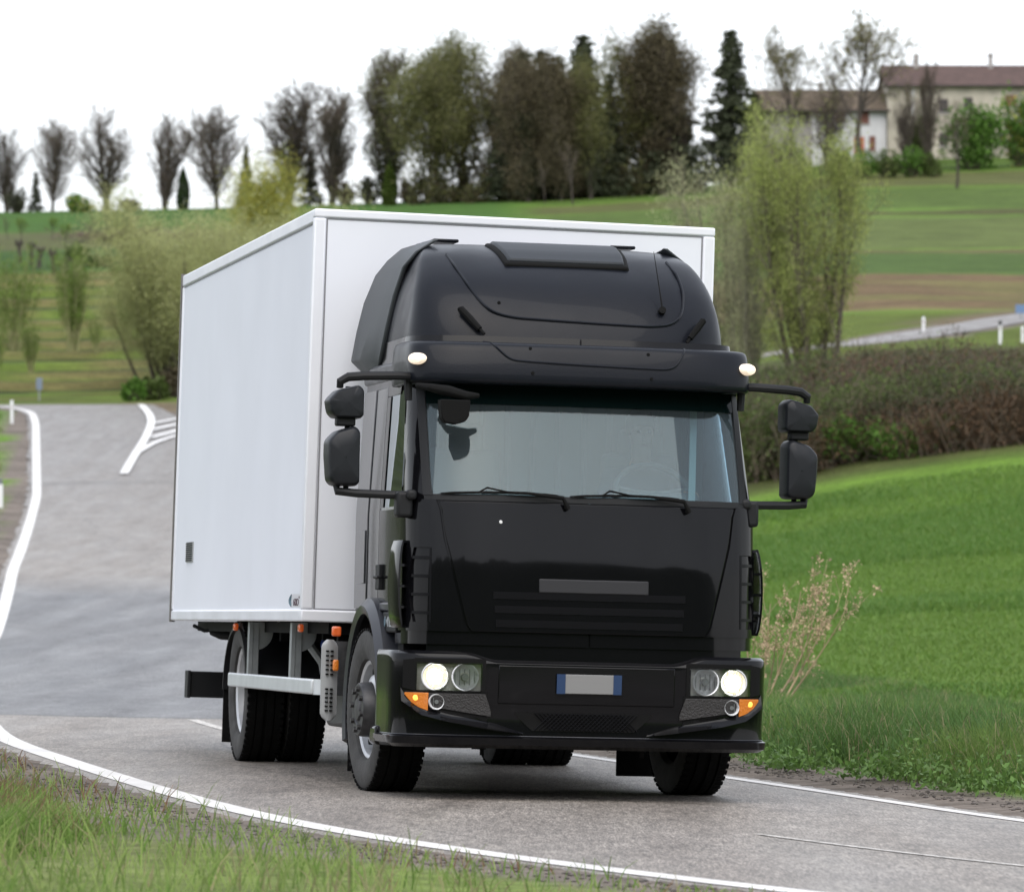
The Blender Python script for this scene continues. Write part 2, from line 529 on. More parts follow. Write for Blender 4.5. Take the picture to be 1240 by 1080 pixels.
zc, zg = zones(V[:, 0], V[:, 1])
gm = bpy.data.materials.new("ground"); gm.use_nodes = True
n = gm.node_tree.nodes; L = gm.node_tree.links; bs = n['Principled BSDF']
at = n.new('ShaderNodeAttribute'); at.attribute_name = 'zone'
tcn = n.new('ShaderNodeTexCoord')
def NZ(scale, detail=6, vec=None, sc=(1, 1, 1)):
    t = n.new('ShaderNodeTexNoise'); t.inputs['Scale'].default_value = scale; t.inputs['Detail'].default_value = detail
    m_ = n.new('ShaderNodeMapping'); m_.inputs['Scale'].default_value = sc
    L.new(tcn.outputs['Object'], m_.inputs[0]); L.new(m_.outputs[0], t.inputs['Vector'])
    return t.outputs[0]
def MR(v, a, b, c, d):
    r = n.new('ShaderNodeMapRange'); r.inputs[1].default_value = a; r.inputs[2].default_value = b
    r.inputs[3].default_value = c; r.inputs[4].default_value = d; L.new(v, r.inputs[0]); return r.outputs[0]
def MUL(a, b):
    m_ = n.new('ShaderNodeMath'); m_.operation = 'MULTIPLY'; L.new(a, m_.inputs[0]); L.new(b, m_.inputs[1]); return m_.outputs[0]
k = MUL(MR(NZ(.6, 8, sc=(.35, 1, 1)), .3, .7, .72, 1.25), MR(NZ(9, 5), .3, .7, .70, 1.3))
k = MUL(k, MR(NZ(2.2, 4, sc=(.5, 1.6, 1)), .35, .7, .85, 1.18))
vs = n.new('ShaderNodeVectorMath'); vs.operation = 'SCALE'
L.new(at.outputs['Color'], vs.inputs[0]); L.new(k, vs.inputs['Scale'])
L.new(vs.outputs[0], bs.inputs['Base Color'])
bs.inputs['Roughness'].default_value = .95
bs.inputs['Specular IOR Level'].default_value = .15
bp = n.new('ShaderNodeBump'); bp.inputs['Strength'].default_value = .8; bp.inputs['Distance'].default_value = .06
L.new(NZ(14, 6), bp.inputs['Height']); L.new(bp.outputs[0], bs.inputs['Normal'])
me = fast_mesh('ground', V, quads, 4, [gm], smooth=True)
ca = me.color_attributes.new('zone', 'FLOAT_COLOR', 'POINT')
ca.data.foreach_set('color', np.concatenate([zc, zg[:, None]], 1).astype(np.float32).ravel())
tag(obj_from(me, 'ground'), kind='structure')

# ---- asphalt
rm = bpy.data.materials.new("asphalt"); rm.use_nodes = True
n = rm.node_tree.nodes; L = rm.node_tree.links; bs = n['Principled BSDF']
tcn = n.new('ShaderNodeTexCoord')
sp = n.new('ShaderNodeSeparateXYZ'); L.new(tcn.outputs['Object'], sp.inputs[0])
# resurfaced darker section between about 44.5 and 103 m from the camera, edges a little ragged
ny = n.new('ShaderNodeMath'); ny.operation = 'MULTIPLY_ADD'; ny.inputs[1].default_value = .5
L.new(NZ(1.5), ny.inputs[0]); L.new(sp.outputs['Y'], ny.inputs[2])
m1 = MR(ny.outputs[0], 44.75, 44.9, 0, 1); m2 = MR(ny.outputs[0], 97.5, 108, 1, 0); msk = MUL(m1, m2)
def MIXC(f, a, b):
    x = n.new('ShaderNodeMix'); x.data_type = 'RGBA'
    if hasattr(f, 'links') or not isinstance(f, float): L.new(f, x.inputs[0])
    for s, v in ((6, a), (7, b)):
        if isinstance(v, tuple): x.inputs[s].default_value = (*v, 1)
        else: L.new(v, x.inputs[s])
    return x.outputs[2]
c1 = MIXC(MR(NZ(1.1, 7, sc=(1.6, .25, 1)), .3, .7, 0, 1), (.215, .190, .166), (.285, .258, .230))
c2 = MIXC(MR(NZ(.5, 6, sc=(3.0, .22, 1)), .3, .7, 0, 1), (.120, .119, .122), (.185, .183, .184))
far = MR(sp.outputs['Y'], 100, 175, 0, 1)
c1b = MIXC(far, c1, (.220, .205, .192))
cc = MIXC(msk, c1b, c2)
# aggregate speckle; stretched noise paints in glints and shade between the grains
vo = n.new('ShaderNodeTexVoronoi'); vo.inputs['Scale'].default_value = 90; L.new(tcn.outputs['Object'], vo.inputs['Vector'])
spk = MUL(MR(NZ(110, 2, sc=(1, .07, 1)), .3, .7, .62, 1.42), MR(vo.outputs['Distance'], .0, .6, 1.35, .75))
spk = MUL(spk, MUL(MR(NZ(34, 4, sc=(1, .10, 1)), .3, .7, .74, 1.26), MR(NZ(4, 8, sc=(1, .35, 1)), .3, .7, .84, 1.16)))
# cracks / seams
vc = n.new('ShaderNodeTexVoronoi'); vc.feature = 'DISTANCE_TO_EDGE'; vc.inputs['Scale'].default_value = .22
mpv = n.new('ShaderNodeMapping'); mpv.inputs['Scale'].default_value = (1, .45, 1)
av = n.new('ShaderNodeVectorMath'); av.operation = 'ADD'
nn = n.new('ShaderNodeTexNoise'); nn.inputs['Scale'].default_value = .8; nn.inputs['Detail'].default_value = 5
L.new(tcn.outputs['Object'], nn.inputs['Vector']); L.new(tcn.outputs['Object'], av.inputs[0]); L.new(nn.outputs['Color'], av.inputs[1])
L.new(av.outputs[0], mpv.inputs[0]); L.new(mpv.outputs[0], vc.inputs['Vector'])
sm_ = n.new('ShaderNodeMath'); sm_.operation = 'MAXIMUM'
L.new(MR(ny.outputs[0], 44.70, 44.78, 1, 0), sm_.inputs[0]); L.new(MR(ny.outputs[0], 44.95, 45.05, 0, 1), sm_.inputs[1])
sm2 = n.new('ShaderNodeMath'); sm2.operation = 'MAXIMUM'
L.new(MR(ny.outputs[0], 154.6, 155.0, 1, 0), sm2.inputs[0]); L.new(MR(ny.outputs[0], 156.2, 156.6, 0, 1), sm2.inputs[1])
spk = MUL(spk, MUL(MR(sm_.outputs[0], 0, 1, .5, 1), MR(sm2.outputs[0], 0, 1, .8, 1)))
crk = MR(vc.outputs['Distance'], .002, .007, .72, 1)
vs = n.new('ShaderNodeVectorMath'); vs.operation = 'SCALE'
L.new(cc, vs.inputs[0]); L.new(MUL(spk, crk), vs.inputs['Scale']); L.new(vs.outputs[0], bs.inputs['Base Color'])
L.new(MR(NZ(.7, 6, sc=(2.5, .25, 1)), .3, .7, .44, .62), bs.inputs['Roughness'])
bp = n.new('ShaderNodeBump'); bp.inputs['Strength'].default_value = .5; bp.inputs['Distance'].default_value = .006
L.new(NZ(120, 3), bp.inputs['Height']); L.new(bp.outputs[0], bs.inputs['Normal'])
ROADM = rm

def ribbon(name, Yv, xl, xr, off, m, ncol=24, jitter=0.0):
    s = np.linspace(0, 1, ncol)
    Xg = xl[:, None] * (1 - s) + xr[:, None] * s
    Yg = np.repeat(Yv[:, None], ncol, 1)
    if jitter:
        Xg[:, 0] += jitter * (nz2(Yv, Yv * 0, .5, 21) - .5); Xg[:, -1] += jitter * (nz2(Yv, Yv * 0, .5, 22) - .5)
    Z = Hroad(Xg, Yg) + off
    nr, nc = Xg.shape
    ii = (np.arange(nr - 1)[:, None] * nc + np.arange(nc - 1)[None]).ravel()
    q = np.stack([ii, ii + 1, ii + 1 + nc, ii + nc], 1).ravel()
    return fast_mesh(name, np.stack([Xg, Yg, Z], -1).reshape(-1, 3), q, 4, [m], smooth=True)
Yr = np.concatenate([np.arange(12.5, 60, .25), np.arange(60, 206.1, .75)])
tag(obj_from(ribbon('road', Yr, XL(Yr) - .28, XR(Yr) + .28, 0.0, ROADM, 30, .22), 'road'), kind='structure')

def strip_mesh(name, P, w, off, m, ends=None):
    """flat strip of width w along the polyline P, draped on the road surface"""
    P = np.asarray(P, float)
    T = np.gradient(P, axis=0); T /= np.linalg.norm(T, axis=1)[:, None]
    N = np.stack([-T[:, 1], T[:, 0]], 1); w = np.asarray(w) * np.ones(len(P))
    k = 5 if np.max(w) > 1 else 3
    G = np.stack([P + N * (w * a)[:, None] for a in np.linspace(-.5, .5, k)], 1)
    Z = Hroad(G[..., 0], G[..., 1]) + off
    nr, nc = Z.shape
    ii = (np.arange(nr - 1)[:, None] * nc + np.arange(nc - 1)[None]).ravel()
    q = np.stack([ii, ii + 1, ii + 1 + nc, ii + nc], 1).ravel()
    return fast_mesh(name, np.concatenate([G, Z[..., None]], -1).reshape(-1, 3), q, 4, [m], smooth=True)
tag(obj_from(strip_mesh('side_road', SRP, 2.7, .006, ROADM), 'side_road'), kind='structure')

# ---- painted lines: worn white paint, holes show the asphalt
def paint(name, wear, col=(.72, .70, .68)):
    m = bpy.data.materials.new(name); m.use_nodes = True
    global n, L, tcn
    n = m.node_tree.nodes; L = m.node_tree.links; bs = n['Principled BSDF']; tcn = n.new('ShaderNodeTexCoord')
    f = MR(NZ(22, 8), wear - .06, wear + .06, 0, 1)
    g = MR(NZ(1.6, 4), .3, .7, .82, 1.08)
    v = n.new('ShaderNodeVectorMath'); v.operation = 'SCALE'; v.inputs[0].default_value = col; L.new(g, v.inputs['Scale'])
    L.new(MIXC(f, (.245, .225, .20), v.outputs[0]), bs.inputs['Base Color'])
    bs.inputs['Roughness'].default_value = .55
    return m
PW = paint('line_paint', .27); PF = paint('worn_line_paint', .45, (.62, .59, .55))
def along(fx, y0, y1, off=0.0, step=.3):
    Y = np.arange(y0, y1, step); return np.stack([fx(Y) + off, Y], 1)
tag(obj_from(strip_mesh('edge_line', along(XL, 13, 205, 0, .4), np.interp(np.arange(13, 205, .4), [20, 80, 120, 190], [.17, .20, .26, .26]), .004, PW), 'edge_line'), kind='structure')
tag(obj_from(strip_mesh('edge_line', along(XR, 14, 74, 0), .11, .004, PW), 'edge_line'), kind='structure')
tag(obj_from(strip_mesh('centre_line', along(lambda Y: (XL(Y) + XR(Y)) / 2, 17, 25.6, .0), .05, .004, PF), 'centre_line'), kind='structure')
tag(obj_from(strip_mesh('centre_line', along(lambda Y: (XL(Y) + XR(Y)) / 2, 39, 44.4, .1), .10, .004, PF), 'centre_line'), kind='structure')

# point on the ground seen at a photo pixel (used only to lay out where things stand)
def at_px(px, py, y0=60, y1=460):
    Y = np.arange(y0, y1, .25); X = (px - 620) / F * Y
    e_ = 745 - (Hroad(X, Y) - EYE) / Y * F
    k = np.argmin(np.abs(e_ - py)); return X[k], Y[k]
def seg(a, b, k=8):
    a = np.array(a); b = np.array(b); t = np.linspace(0, 1, k)[:, None]; return a * (1 - t) + b * t
PWF = paint('far_line_paint', .2, (.80, .79, .78))
A = [at_px(*p, 110, 204) for p in ((150, 575), (163, 552), (177, 530), (184, 513), (181, 503), (170, 489))]
A = np.array(A)
tag(obj_from(strip_mesh('hatch_outline', _path(A, 40), .28, .05, PWF), 'hatch_outline'), kind='structure')
B = np.array([at_px(*p, 110, 204) for p in ((163, 551), (185, 538), (213, 528), (250, 520))])
tag(obj_from(strip_mesh('hatch_outline', _path(B, 30), .24, .05, PWF), 'hatch_outline'), kind='structure')
for a, b in (((183, 531), (240, 516)), ((184, 522), (240, 510)), ((186, 514), (240, 504))):
    tag(obj_from(strip_mesh('hatch_stripe', seg(at_px(*a, 110, 204), at_px(*b, 110, 204)), .32, .055, PWF), 'hatch_stripe'), kind='structure')

# ------------------------------------------------------------------ the truck
BLK = mat('black_paint', (.004, .004, .005), .10, coat=.34, spec=.06, bump=.02, bscale=3, rnoise=.10)
DOMEM = mat('black_roof_paint', (.0065, .0078, .012), .32, coat=.12, spec=.14, bump=.10, bscale=120, rnoise=.12)
PLA = mat('black_plastic', (.010, .0105, .012), .55, spec=.3, bump=.15, bscale=200)
MIRM = mat('mirror_plastic', (.012, .0135, .017), .42, spec=.3, bump=.1, bscale=200)
RUB = mat('rubber', (.005, .005, .005), .85, spec=.15, noise=.3, nscale=12, bump=.3, bscale=60)
SIDERUB = mat('tyre_sidewall', (.045, .044, .043), .8, noise=.35, nscale=9, bump=.3, bscale=50)
DARK = mat('dark_chassis', (.007, .007, .008), .7, spec=.15, noise=.3, nscale=8, bump=.2, bscale=30)
GAP = mat('dark_gap', (.004, .004, .004), .8, spec=.2)
GREYP = mat('grey_fender', (.032, .034, .042), .34, coat=.3, spec=.3, rnoise=.15)
FAIR = mat('grey_fairing', (.042, .049, .055), .5, noise=.06, nscale=3, bump=.05, bscale=80)
WHT = mat('white_panel', (.78, .80, .865), .60, noise=.025, nscale=1.2, bump=.01, bscale=2, rnoise=.12)
TRIM = mat('white_trim', (.80, .815, .87), .30, noise=.03, nscale=4, rnoise=.15)
SEAL = mat('grey_seal', (.22, .22, .24), .6)
GALV = mat('galvanised_steel', (.36, .38, .39), .45, metal=.55, noise=.15, nscale=10, bump=.1, bscale=50)
ALU = mat('aluminium', (.62, .65, .67), .42, metal=.35, noise=.06, nscale=6)
CHR = mat('reflector', (.85, .86, .88), .12, metal=1.0)
RIM = mat('silver_rim', (.55, .56, .58), .38, metal=.35, noise=.1, nscale=9)
HUB = mat('hub_steel', (.055, .055, .058), .45, metal=.5, noise=.3, nscale=20)
AMB = mat('amber_lens', (.55, .17, .02), .18, coat=.6, emit=(1, .25, .01), estr=.10, bump=.6, bscale=80)
AMBL = mat('amber_bulb', (1, .45, .1), .3, emit=(1, .42, .05), estr=1.6)
REDL = mat('orange_marker', (.55, .11, .03), .25, coat=.6, emit=(1, .15, .02), estr=.15)
HOT = mat('lit_lamp', (1, .97, .9), .4, emit=(1, .93, .78), estr=14.0)
WARM = mat('lit_marker_lamp', (.9, .8, .7), .3, emit=(1, .80, .60), estr=.55)
LENS = glass_mat('lamp_glass', (.95, .96, .96), .02, .02)
WSG = glass_mat('windscreen_glass', (.72, .84, .87), .0, .015, pane_film=.055)
SDG = glass_mat('side_glass', (.10, .13, .14), .22, .01)
BAND = mat('sun_band', (.003, .009, .009), .15, coat=.25, spec=.1)
CURT = mat('cab_curtain', (.15, .19, .21), .9, noise=.05, nscale=3)
DASH = mat('dashboard', (.11, .13, .14), .7, bump=.1)
PLATE = mat('plate_white', (.22, .22, .22), .5)
PBLUE = mat('plate_blue', (.010, .035, .10), .5)
INK = mat('ink', (.09, .05, .07), .6)
INKB = mat('ink_blue', (.10, .16, .20), .6)
BADGE = mat('badge_letter', (.55, .57, .6), .35, metal=.6)
DULL = mat('dull_badge', (.032, .032, .035), .5, metal=0.2, spec=.3)
GRIL = mat('grille_plastic', (.005, .005, .006), .3, spec=.12)
BLUEH = mat('blue_hose', (.02, .05, .25), .5)

truck = tag(empty('truck', (OX, OY, 0), YAW), 'black high-roofed lorry with a white box body driving on the road, headlights lit', 'truck')
RCab = ry(.0238); RBox = ry(.0333)
AX = 1.30; WB = 4.62; CX = .035   # axle, wheelbase, cab centre
def shift(M, dx): return M

YC_Z = [.3, .95, 1.1, 1.4, 1.8, 2.47, 2.75]; YC_Y = [.05, .06, .065, .08, .13, .42, .50]
W_Z = [.9, 1.7, 2.5, 2.8]; W_W = [1.025, 1.025, .985, .96]
def yc(z): return np.interp(z, YC_Z, YC_Y)
def hw(z): return np.interp(z, W_Z, W_W)
CC, NN = .40, 3.4
def surf(t, z, side=1, back=2.08):
    """cab skin. t 0..1: centre front to corner; 1..2: side wall to the rear"""
    w = hw(z)
    if t <= 1:
        a = t * math.pi / 2
        x = w * math.sin(a) ** (2 / NN); y = yc(z) + CC * (1 - math.cos(a) ** (2 / NN))
    else:
        y0 = yc(z) + CC; x = w; y = y0 + (back - y0) * (t - 1)
    return np.array([side * x + CX, y, z])
def t_of_x(x, z): return (math.asin(min(1, (abs(x) / hw(z)) ** (NN / 2)))) / (math.pi / 2)
def t_of_y(y, z, back=2.08): return 1 + (y - yc(z) - CC) / (back - yc(z) - CC)
def snorm(t, z, side):
    e1 = 1e-3
    a = surf(t + e1, z, side) - surf(max(0, t - e1), z, side); b = surf(t, z + .01, side) - surf(t, z - .01, side)
    nn = np.cross(a, b) * side
    return nn / (np.linalg.norm(nn) + 1e-12)
def patch(mb, z0, z1, ta, tb, side=1, off=.006, th=.012, nu=10, nv=8, both=False):
    """closed panel on the cab skin between t=ta(z) and tb(z)"""
    if both:   # ta, tb are signed x limits across the front
        P = []; Q = []
        for z in np.linspace(z0, z1, nv):
            xa, xb = ta(z), tb(z); rp = []; rq = []
            for x in np.linspace(xa, xb, nu):
                s = 1 if x >= 0 else -1; t = max(1e-4, t_of_x(x, z)); p = surf(t, z, s); m = snorm(max(t, 2e-3), z, s)
                if abs(x) < .05: m = np.array([0, -1, 0])
                rp.append(p + m * off); rq.append(p + m * (off - th))
            P.append(rp); Q.append(rq)
    else:
        P = []; Q = []
        for z in np.linspace(z0, z1, nv):
            rp = []; rq = []
            for t in np.linspace(ta(z), tb(z), nu):
                p = surf(t, z, side); m = snorm(t, z, side)
                rp.append(p + m * off); rq.append(p + m * (off - th))
            P.append(rp); Q.append(rq)
    mb.slab(P, Q)
C_ = lambda v: (lambda z: v)

# --- cab shell
sh = MB()
for s in (-1, 1):
    patch(sh, .95, 1.775, C_(1e-4), C_(1.0), s, 0, .02, 14, 10)                     # front, lower
    patch(sh, 1.775, 2.50, lambda z: t_of_x(.935, z), C_(1.0), s, 0, .02, 6, 10)    # windscreen pillar
    patch(sh, 2.44, 2.74, C_(1e-4), C_(1.0), s, 0, .02, 14, 4)                      # header
    patch(sh, 1.10, 1.72, C_(1.0), C_(2.0), s, 0, .02, 10, 6)                       # side below the windows
    patch(sh, .95, 1.10, C_(1.0), C_(1.12), s, 0, .02, 3, 3)
    patch(sh, 2.42, 2.74, C_(1.0), C_(2.0), s, 0, .02, 10, 4)
    patch(sh, 1.72, 2.42, C_(1.0), lambda z: t_of_y(.55, z), s, 0, .02, 3, 6)
    patch(sh, 1.72, 2.42, lambda z: t_of_y(1.14, z), C_(2.0), s, 0, .02, 8, 6)
sh.b2((-.96 + CX, 2.05, .75), (.96 + CX, 2.08, 2.74))
sh.b2((-.95 + CX, .50, .92), (.95 + CX, 2.05, .96))
cab = sh.build('cab', BLK, truck, RCab, smooth=50)

# --- hood panel with the pinched sides
h = MB()
hx = lambda z: np.interp(z, [1.03, 1.06, 1.35, 1.55, 1.74, 1.772], [.68, .705, .775, .825, .850, .865])
patch(h, 1.025, 1.768, lambda z: -hx(z) , lambda z: hx(z), off=.016, th=.02, nu=33, nv=16, both=True)
hood = h.build('hood_panel', BLK, truck, RCab, smooth=60, bevel=.006)
# lower dark infill between hood and bumper
h = MB(); patch(h, .86, 1.018, C_(-.93), C_(.93), off=-.01, th=.05, nu=25, nv=4, both=True)
h.build('lower_apron', BLK, truck, RCab)

# corner panels with air vents
for s in (-1, 1):
    c = MB()
    ti = lambda z: t_of_x(hx(z) + .012, z)
    patch(c, 1.025, 1.775, ti, lambda z: t_of_x(.905, z), s, .012, .016, 5, 14)
    patch(c, 1.50, 1.775, lambda z: t_of_x(.905, z), lambda z: t_of_y(.50, z), s, .012, .016, 9, 8)
    patch(c, 1.025, 1.075, lambda z: t_of_x(.905, z), lambda z: t_of_y(.50, z), s, .012, .016, 9, 3)
    patch(c, 1.075, 1.50, lambda z: t_of_x(.985 + .02 * math.sin((z - 1.07) / .43 * math.pi), z), lambda z: t_of_y(.50, z), s, .012, .016, 6, 10)
    cp = c.build('corner_panel', BLK, truck, RCab, smooth=60)
    v = MB()
    for k in range(4):
        z = 1.12 + k * .105
        patch(v, z, z + .016, lambda q: t_of_x(.900, q), lambda q: t_of_x(.995, q), s, .010, .05, 5, 2)
    patch(v, 1.075, 1.50, lambda z: t_of_x(.899, z), lambda z: t_of_x(.91, z), s, .014, .02, 3, 10)
    v.build('air_vent', GRIL, cp, RCab)
    # wind deflector standing off the corner, with open slots behind its outer blade
    v = MB()
    bow = lambda z: .030 + .028 * math.sin(min(1, max(0, (z - 1.04) / .50)) * math.pi) ** .6
    P = []; Q = []
    for z in np.linspace(1.04, 1.54, 14):
        rp = []; rq = []
        for t in np.linspace(t_of_x(1.012, z), t_of_y(.56, z), 8):
            p_ = surf(t, z, s); m = snorm(t, z, s); rp.append(p_ + m * (bow(z) + .008)); rq.append(p_ + m * (bow(z) - .004))
        P.append(rp); Q.append(rq)
    v.slab(P, Q)
    for z in (1.04, 1.15, 1.27, 1.39, 1.525):
        P = []; Q = []
        for zz_ in (z, z + .014):
            P.append([surf(t, zz_, s) + snorm(t, zz_, s) * bow(zz_) for t in np.linspace(t_of_x(1.012, zz_), t_of_y(.54, zz_), 5)])
            Q.append([surf(t, zz_, s) + snorm(t, zz_, s) * .008 for t in np.linspace(t_of_x(1.012, zz_), t_of_y(.54, zz_), 5)])
        v.slab(P, Q)
    v.build('wind_deflector', BLK, truck, RCab, smooth=45)

# --- grille: wide low-contrast slots in the lower hood and the dull badge bar above them
g = MB()
for z in (1.055, 1.135, 1.215):
    ww = .56 - .10 * (1.215 - z)
    patch(g, z, z + .042, C_(-ww), C_(ww), off=.019, th=.012, nu=21, nv=3, both=True)
gr = g.build('grille', GRIL, truck, RCab)
b = MB(); patch(b, 1.255, 1.335, C_(-.30), C_(.34), off=.024, th=.012, nu=15, nv=4, both=True)
b.build('badge', DULL, truck, RCab, bevel=.006)
b = MB(); b.lathe([(0.0, .001), (0.0, .009), (.006, .011), (.01, .001)], (-.487, .105, 1.655), 'y', 16)
b.build('emblem', mat('white_enamel', (.8, .8, .8), .3), hood, RCab)

# --- windscreen, its black frame, wipers
w_ = MB(); patch(w_, 1.80, 2.455, C_(-.915), C_(.925), off=.002, th=.005, nu=31, nv=10, both=True)
ws = w_.build('windscreen', WSG, truck, RCab, smooth=60)
fr = MB()
patch(fr, 1.772, 1.806, C_(-.94), C_(.95), off=.008, th=.02, nu=31, nv=3, both=True)
patch(fr, 1.80, 2.47, lambda z: -.945, lambda z: -.905 + .008 * np.exp(-((z - 1.80) / .05)), off=.009, th=.02, nu=3, nv=10, both=True)
patch(fr, 1.80, 2.47, lambda z: .915 - .008 * np.exp(-((z - 1.80) / .05)), lambda z: .955, off=.009, th=.02, nu=3, nv=10, both=True)
fr.build('windscreen_frame', PLA, ws, RCab)
bd = MB(); patch(bd, 2.335, 2.46, C_(-.90), C_(.91), off=.0085, th=.006, nu=25, nv=4, both=True)
bd.build('sun_band', BAND, ws, RCab)
def fpt(x, z, off):
    s = 1 if x >= 0 else -1
    return surf(max(1e-4, t_of_x(x - 0, z)), z, s) * np.array([1, 1, 1]) + np.array([0, -off, 0])
for px, tx in ((-.14, -.86), (.575, -.12)):
    wp = MB()
    p0 = fpt(px, 1.745, .05); p1 = fpt(px - .03, 1.80, .06); p2 = fpt(px - .22, 1.822, .045); 
    wp.tube([fpt(px, 1.745, .0), p0, p1, p2, fpt(px - .34, 1.826, .035)], [.016, .016, .013, .009, .007], 8)
    wp.tube([fpt(x, 1.812 + .012 * math.sin((x - tx) / (px - tx) * 3.1), .022) for x in np.linspace(tx, px - .05, 10)], [.004] + [.008] * 8 + [.005], 6)
    wp.tube([fpt(px - .50, 1.826, .03), fpt(px - .46, 1.85, .03), fpt(px - .40, 1.838, .032), fpt(px - .34, 1.826, .035)], .006, 6)
    wp.build('wiper', GAP, truck, RCab)

# --- interior
i_ = MB(); i_.b2((-.93, 1.30, 1.2), (.97, 1.36, 2.5)); i_.b2((-.95, .5, 2.45), (.99, 1.4, 2.48))
for k in range(12): i_.tube([(-.85 + k * .155, 1.285, 1.3), (-.85 + k * .155, 1.285, 2.46)], .02, 6)
i_.build('curtain', CURT, truck, RCab)
i_ = MB()
i_.prism([(.28, 1.60), (.30, 1.79), (.45, 1.815), (.70, 1.80), (.78, 1.70), (.78, 1.40), (.28, 1.40)], 'x', -.90, .95)
i_.prism([(.60, 1.80), (.66, 1.87), (.78, 1.86), (.84, 1.78), (.84, 1.6), (.6, 1.6)], 'x', .32, .80)
i_.build('dashboard', DASH, truck, RCab, bevel=.02)
st = MB()
cs = np.array([.565, .84, 1.86]); a_ = math.radians(38)
st.tube([cs + .225 * np.array([math.cos(t), math.sin(t) * math.sin(a_), math.sin(t) * math.cos(a_)]) for t in np.linspace(0, 2 * math.pi, 33)], .017, 8, cap=False)
for t in (0.2, math.pi - .2, -math.pi / 2): st.tube([cs, cs + .22 * np.array([math.cos(t), math.sin(t) * math.sin(a_), math.sin(t) * math.cos(a_)])], .014, 6)
st.tube([cs, cs + np.array([0, -.15, -.25])], .04, 8)
st.build('steering_wheel', mat('steering_grey', (.20, .22, .23), .5), truck, RCab)
for sx in (-.52, .565):
    s2 = MB(); s2.box((sx, 1.10, 1.42), (.48, .46, .16)); s2.box((sx, 1.24, 1.78), (.46, .12, .66)); s2.box((sx, 1.24, 2.17), (.26, .10, .18))
    s2.build('seat', mat('seat_cloth', (.13, .155, .17), .9), truck, RCab, bevel=.04, seg=3)
# folded mirror bracket hanging inside the glass on the passenger side
im = MB()
im.prism([(-.855, 2.345), (-.845, 2.24), (-.825, 2.215), (-.76, 2.205), (-.705, 2.222), (-.685, 2.255), (-.68, 2.345)], 'y', .10, .20)
im.tube([(-.96, .30, 2.43), (-.90, .20, 2.415), (-.80, .16, 2.395), (-.70, .15, 2.37), (-.62, .16, 2.375)], [.016, .024, .034, .030, .014], 8)
im.build('kerb_mirror', GAP, truck, RCab, bevel=.022, seg=3)
sn = MB(); sn.b2((.725, .60, 1.82), (.765, .62, 2.42)); sn.build('belt_pillar', mat('pale_strip', (.55, .62, .64), .6), truck, RCab)

# --- doors with windows, handles
for s in (-1, 1):
    d = MB()
    ya, yb = .47, 1.235
    patch(d, 1.19, 1.735, lambda z: t_of_y(max(ya, yc(z) + .36), z), lambda z: t_of_y(yb, z), s, .010, .014, 8, 8)
    patch(d, 2.40, 2.50, lambda z: t_of_y(max(.80, 0), z), lambda z: t_of_y(yb, z), s, .010, .014, 5, 3)
    patch(d, 1.735, 2.40, lambda z: t_of_y(1.125, z), lambda z: t_of_y(yb, z), s, .010, .014, 4, 8)
    dr = d.build('door', BLK, truck, RCab, bevel=.004)
    q = MB(); patch(q, 1.735, 2.42, lambda z: t_of_y(.50 + .18 * (z - 1.735) / .7 + .03, z), lambda z: t_of_y(1.13, z), s, .004, .008, 6, 6)
    q.build('side_window', SDG, dr, RCab)
    q = MB(); patch(q, 1.725, 1.742, lambda z: t_of_y(.56, z), lambda z: t_of_y(1.13, z), s, .016, .02, 6, 2)
    q.build('window_seal', mat('bright_strip', (.55, .56, .58), .25, metal=.8), dr, RCab)
    q = MB(); x = s * 1.04 + CX
    q.box((x, 1.15, 1.335), (.03, .13, .15)); q.box((x + s * .012, 1.15, 1.335), (.03, .15, .018))
    q.build('handle', PLA, dr, RCab, bevel=.006)
    q = MB(); patch(q, 1.135, 1.186, lambda z: t_of_y(.50, z), lambda z: t_of_y(1.06, z), s, .030 , .04, 6, 4)
    sl = q.build('door_sill', GREYP, dr, RCab, bevel=.012)
    # body-colour lower flap under the sill that carries the model text
    q = MB(); patch(q, 1.01, 1.132, lambda z: t_of_y(.52, z), lambda z: t_of_y(.98, z), s, .020, .03, 6, 3)
    lf = q.build('lower_flap', PLA, truck, RCab, bevel=.01)
    # rear side panel trim lines and little flap
    q = MB()
    patch(q, 1.15, 2.46, lambda z: t_of_y(1.25, z), lambda z: t_of_y(1.62, z), s, .008, .014, 5, 8)
    patch(q, 1.15, 2.46, lambda z: t_of_y(1.64, z), lambda z: t_of_y(2.07, z), s, .014, .02, 5, 8)
    rp = q.build('rear_side_panel', mat('side_paint_sky_lit', (.022, .023, .028), .26, coat=.6, spec=.3), truck, RCab, bevel=.006)  # same black paint as the door, base lightened for the sky it reflects
    q = MB(); patch(q, 1.30, 1.62, lambda z: t_of_y(1.68, z), lambda z: t_of_y(1.98, z), s, .021, .01, 3, 3)
    q.build('service_flap', mat('side_paint_sky_lit', (.03, .03, .03)), rp, RCab, bevel=.003)

def text_mesh(name, body, size, M, m, parent, extr=.001):
    cu = bpy.data.curves.new(name, 'FONT'); cu.body = body; cu.size = size; cu.extrude = extr; cu.align_x = 'CENTER'; cu.align_y = 'CENTER'
    cu.offset = size * .012
    to = bpy.data.objects.new(name + '_src', cu); COL.objects.link(to)
    dg = bpy.context.evaluated_depsgraph_get(); dg.update()
    me = bpy.data.meshes.new_from_object(to.evaluated_get(dg)); me.name = name
    bpy.data.objects.remove(to); bpy.data.curves.remove(cu)
    me.transform(M); me.materials.clear(); me.materials.append(m)
    o = bpy.data.objects.new(name, me); COL.objects.link(o); o.parent = parent
    return o
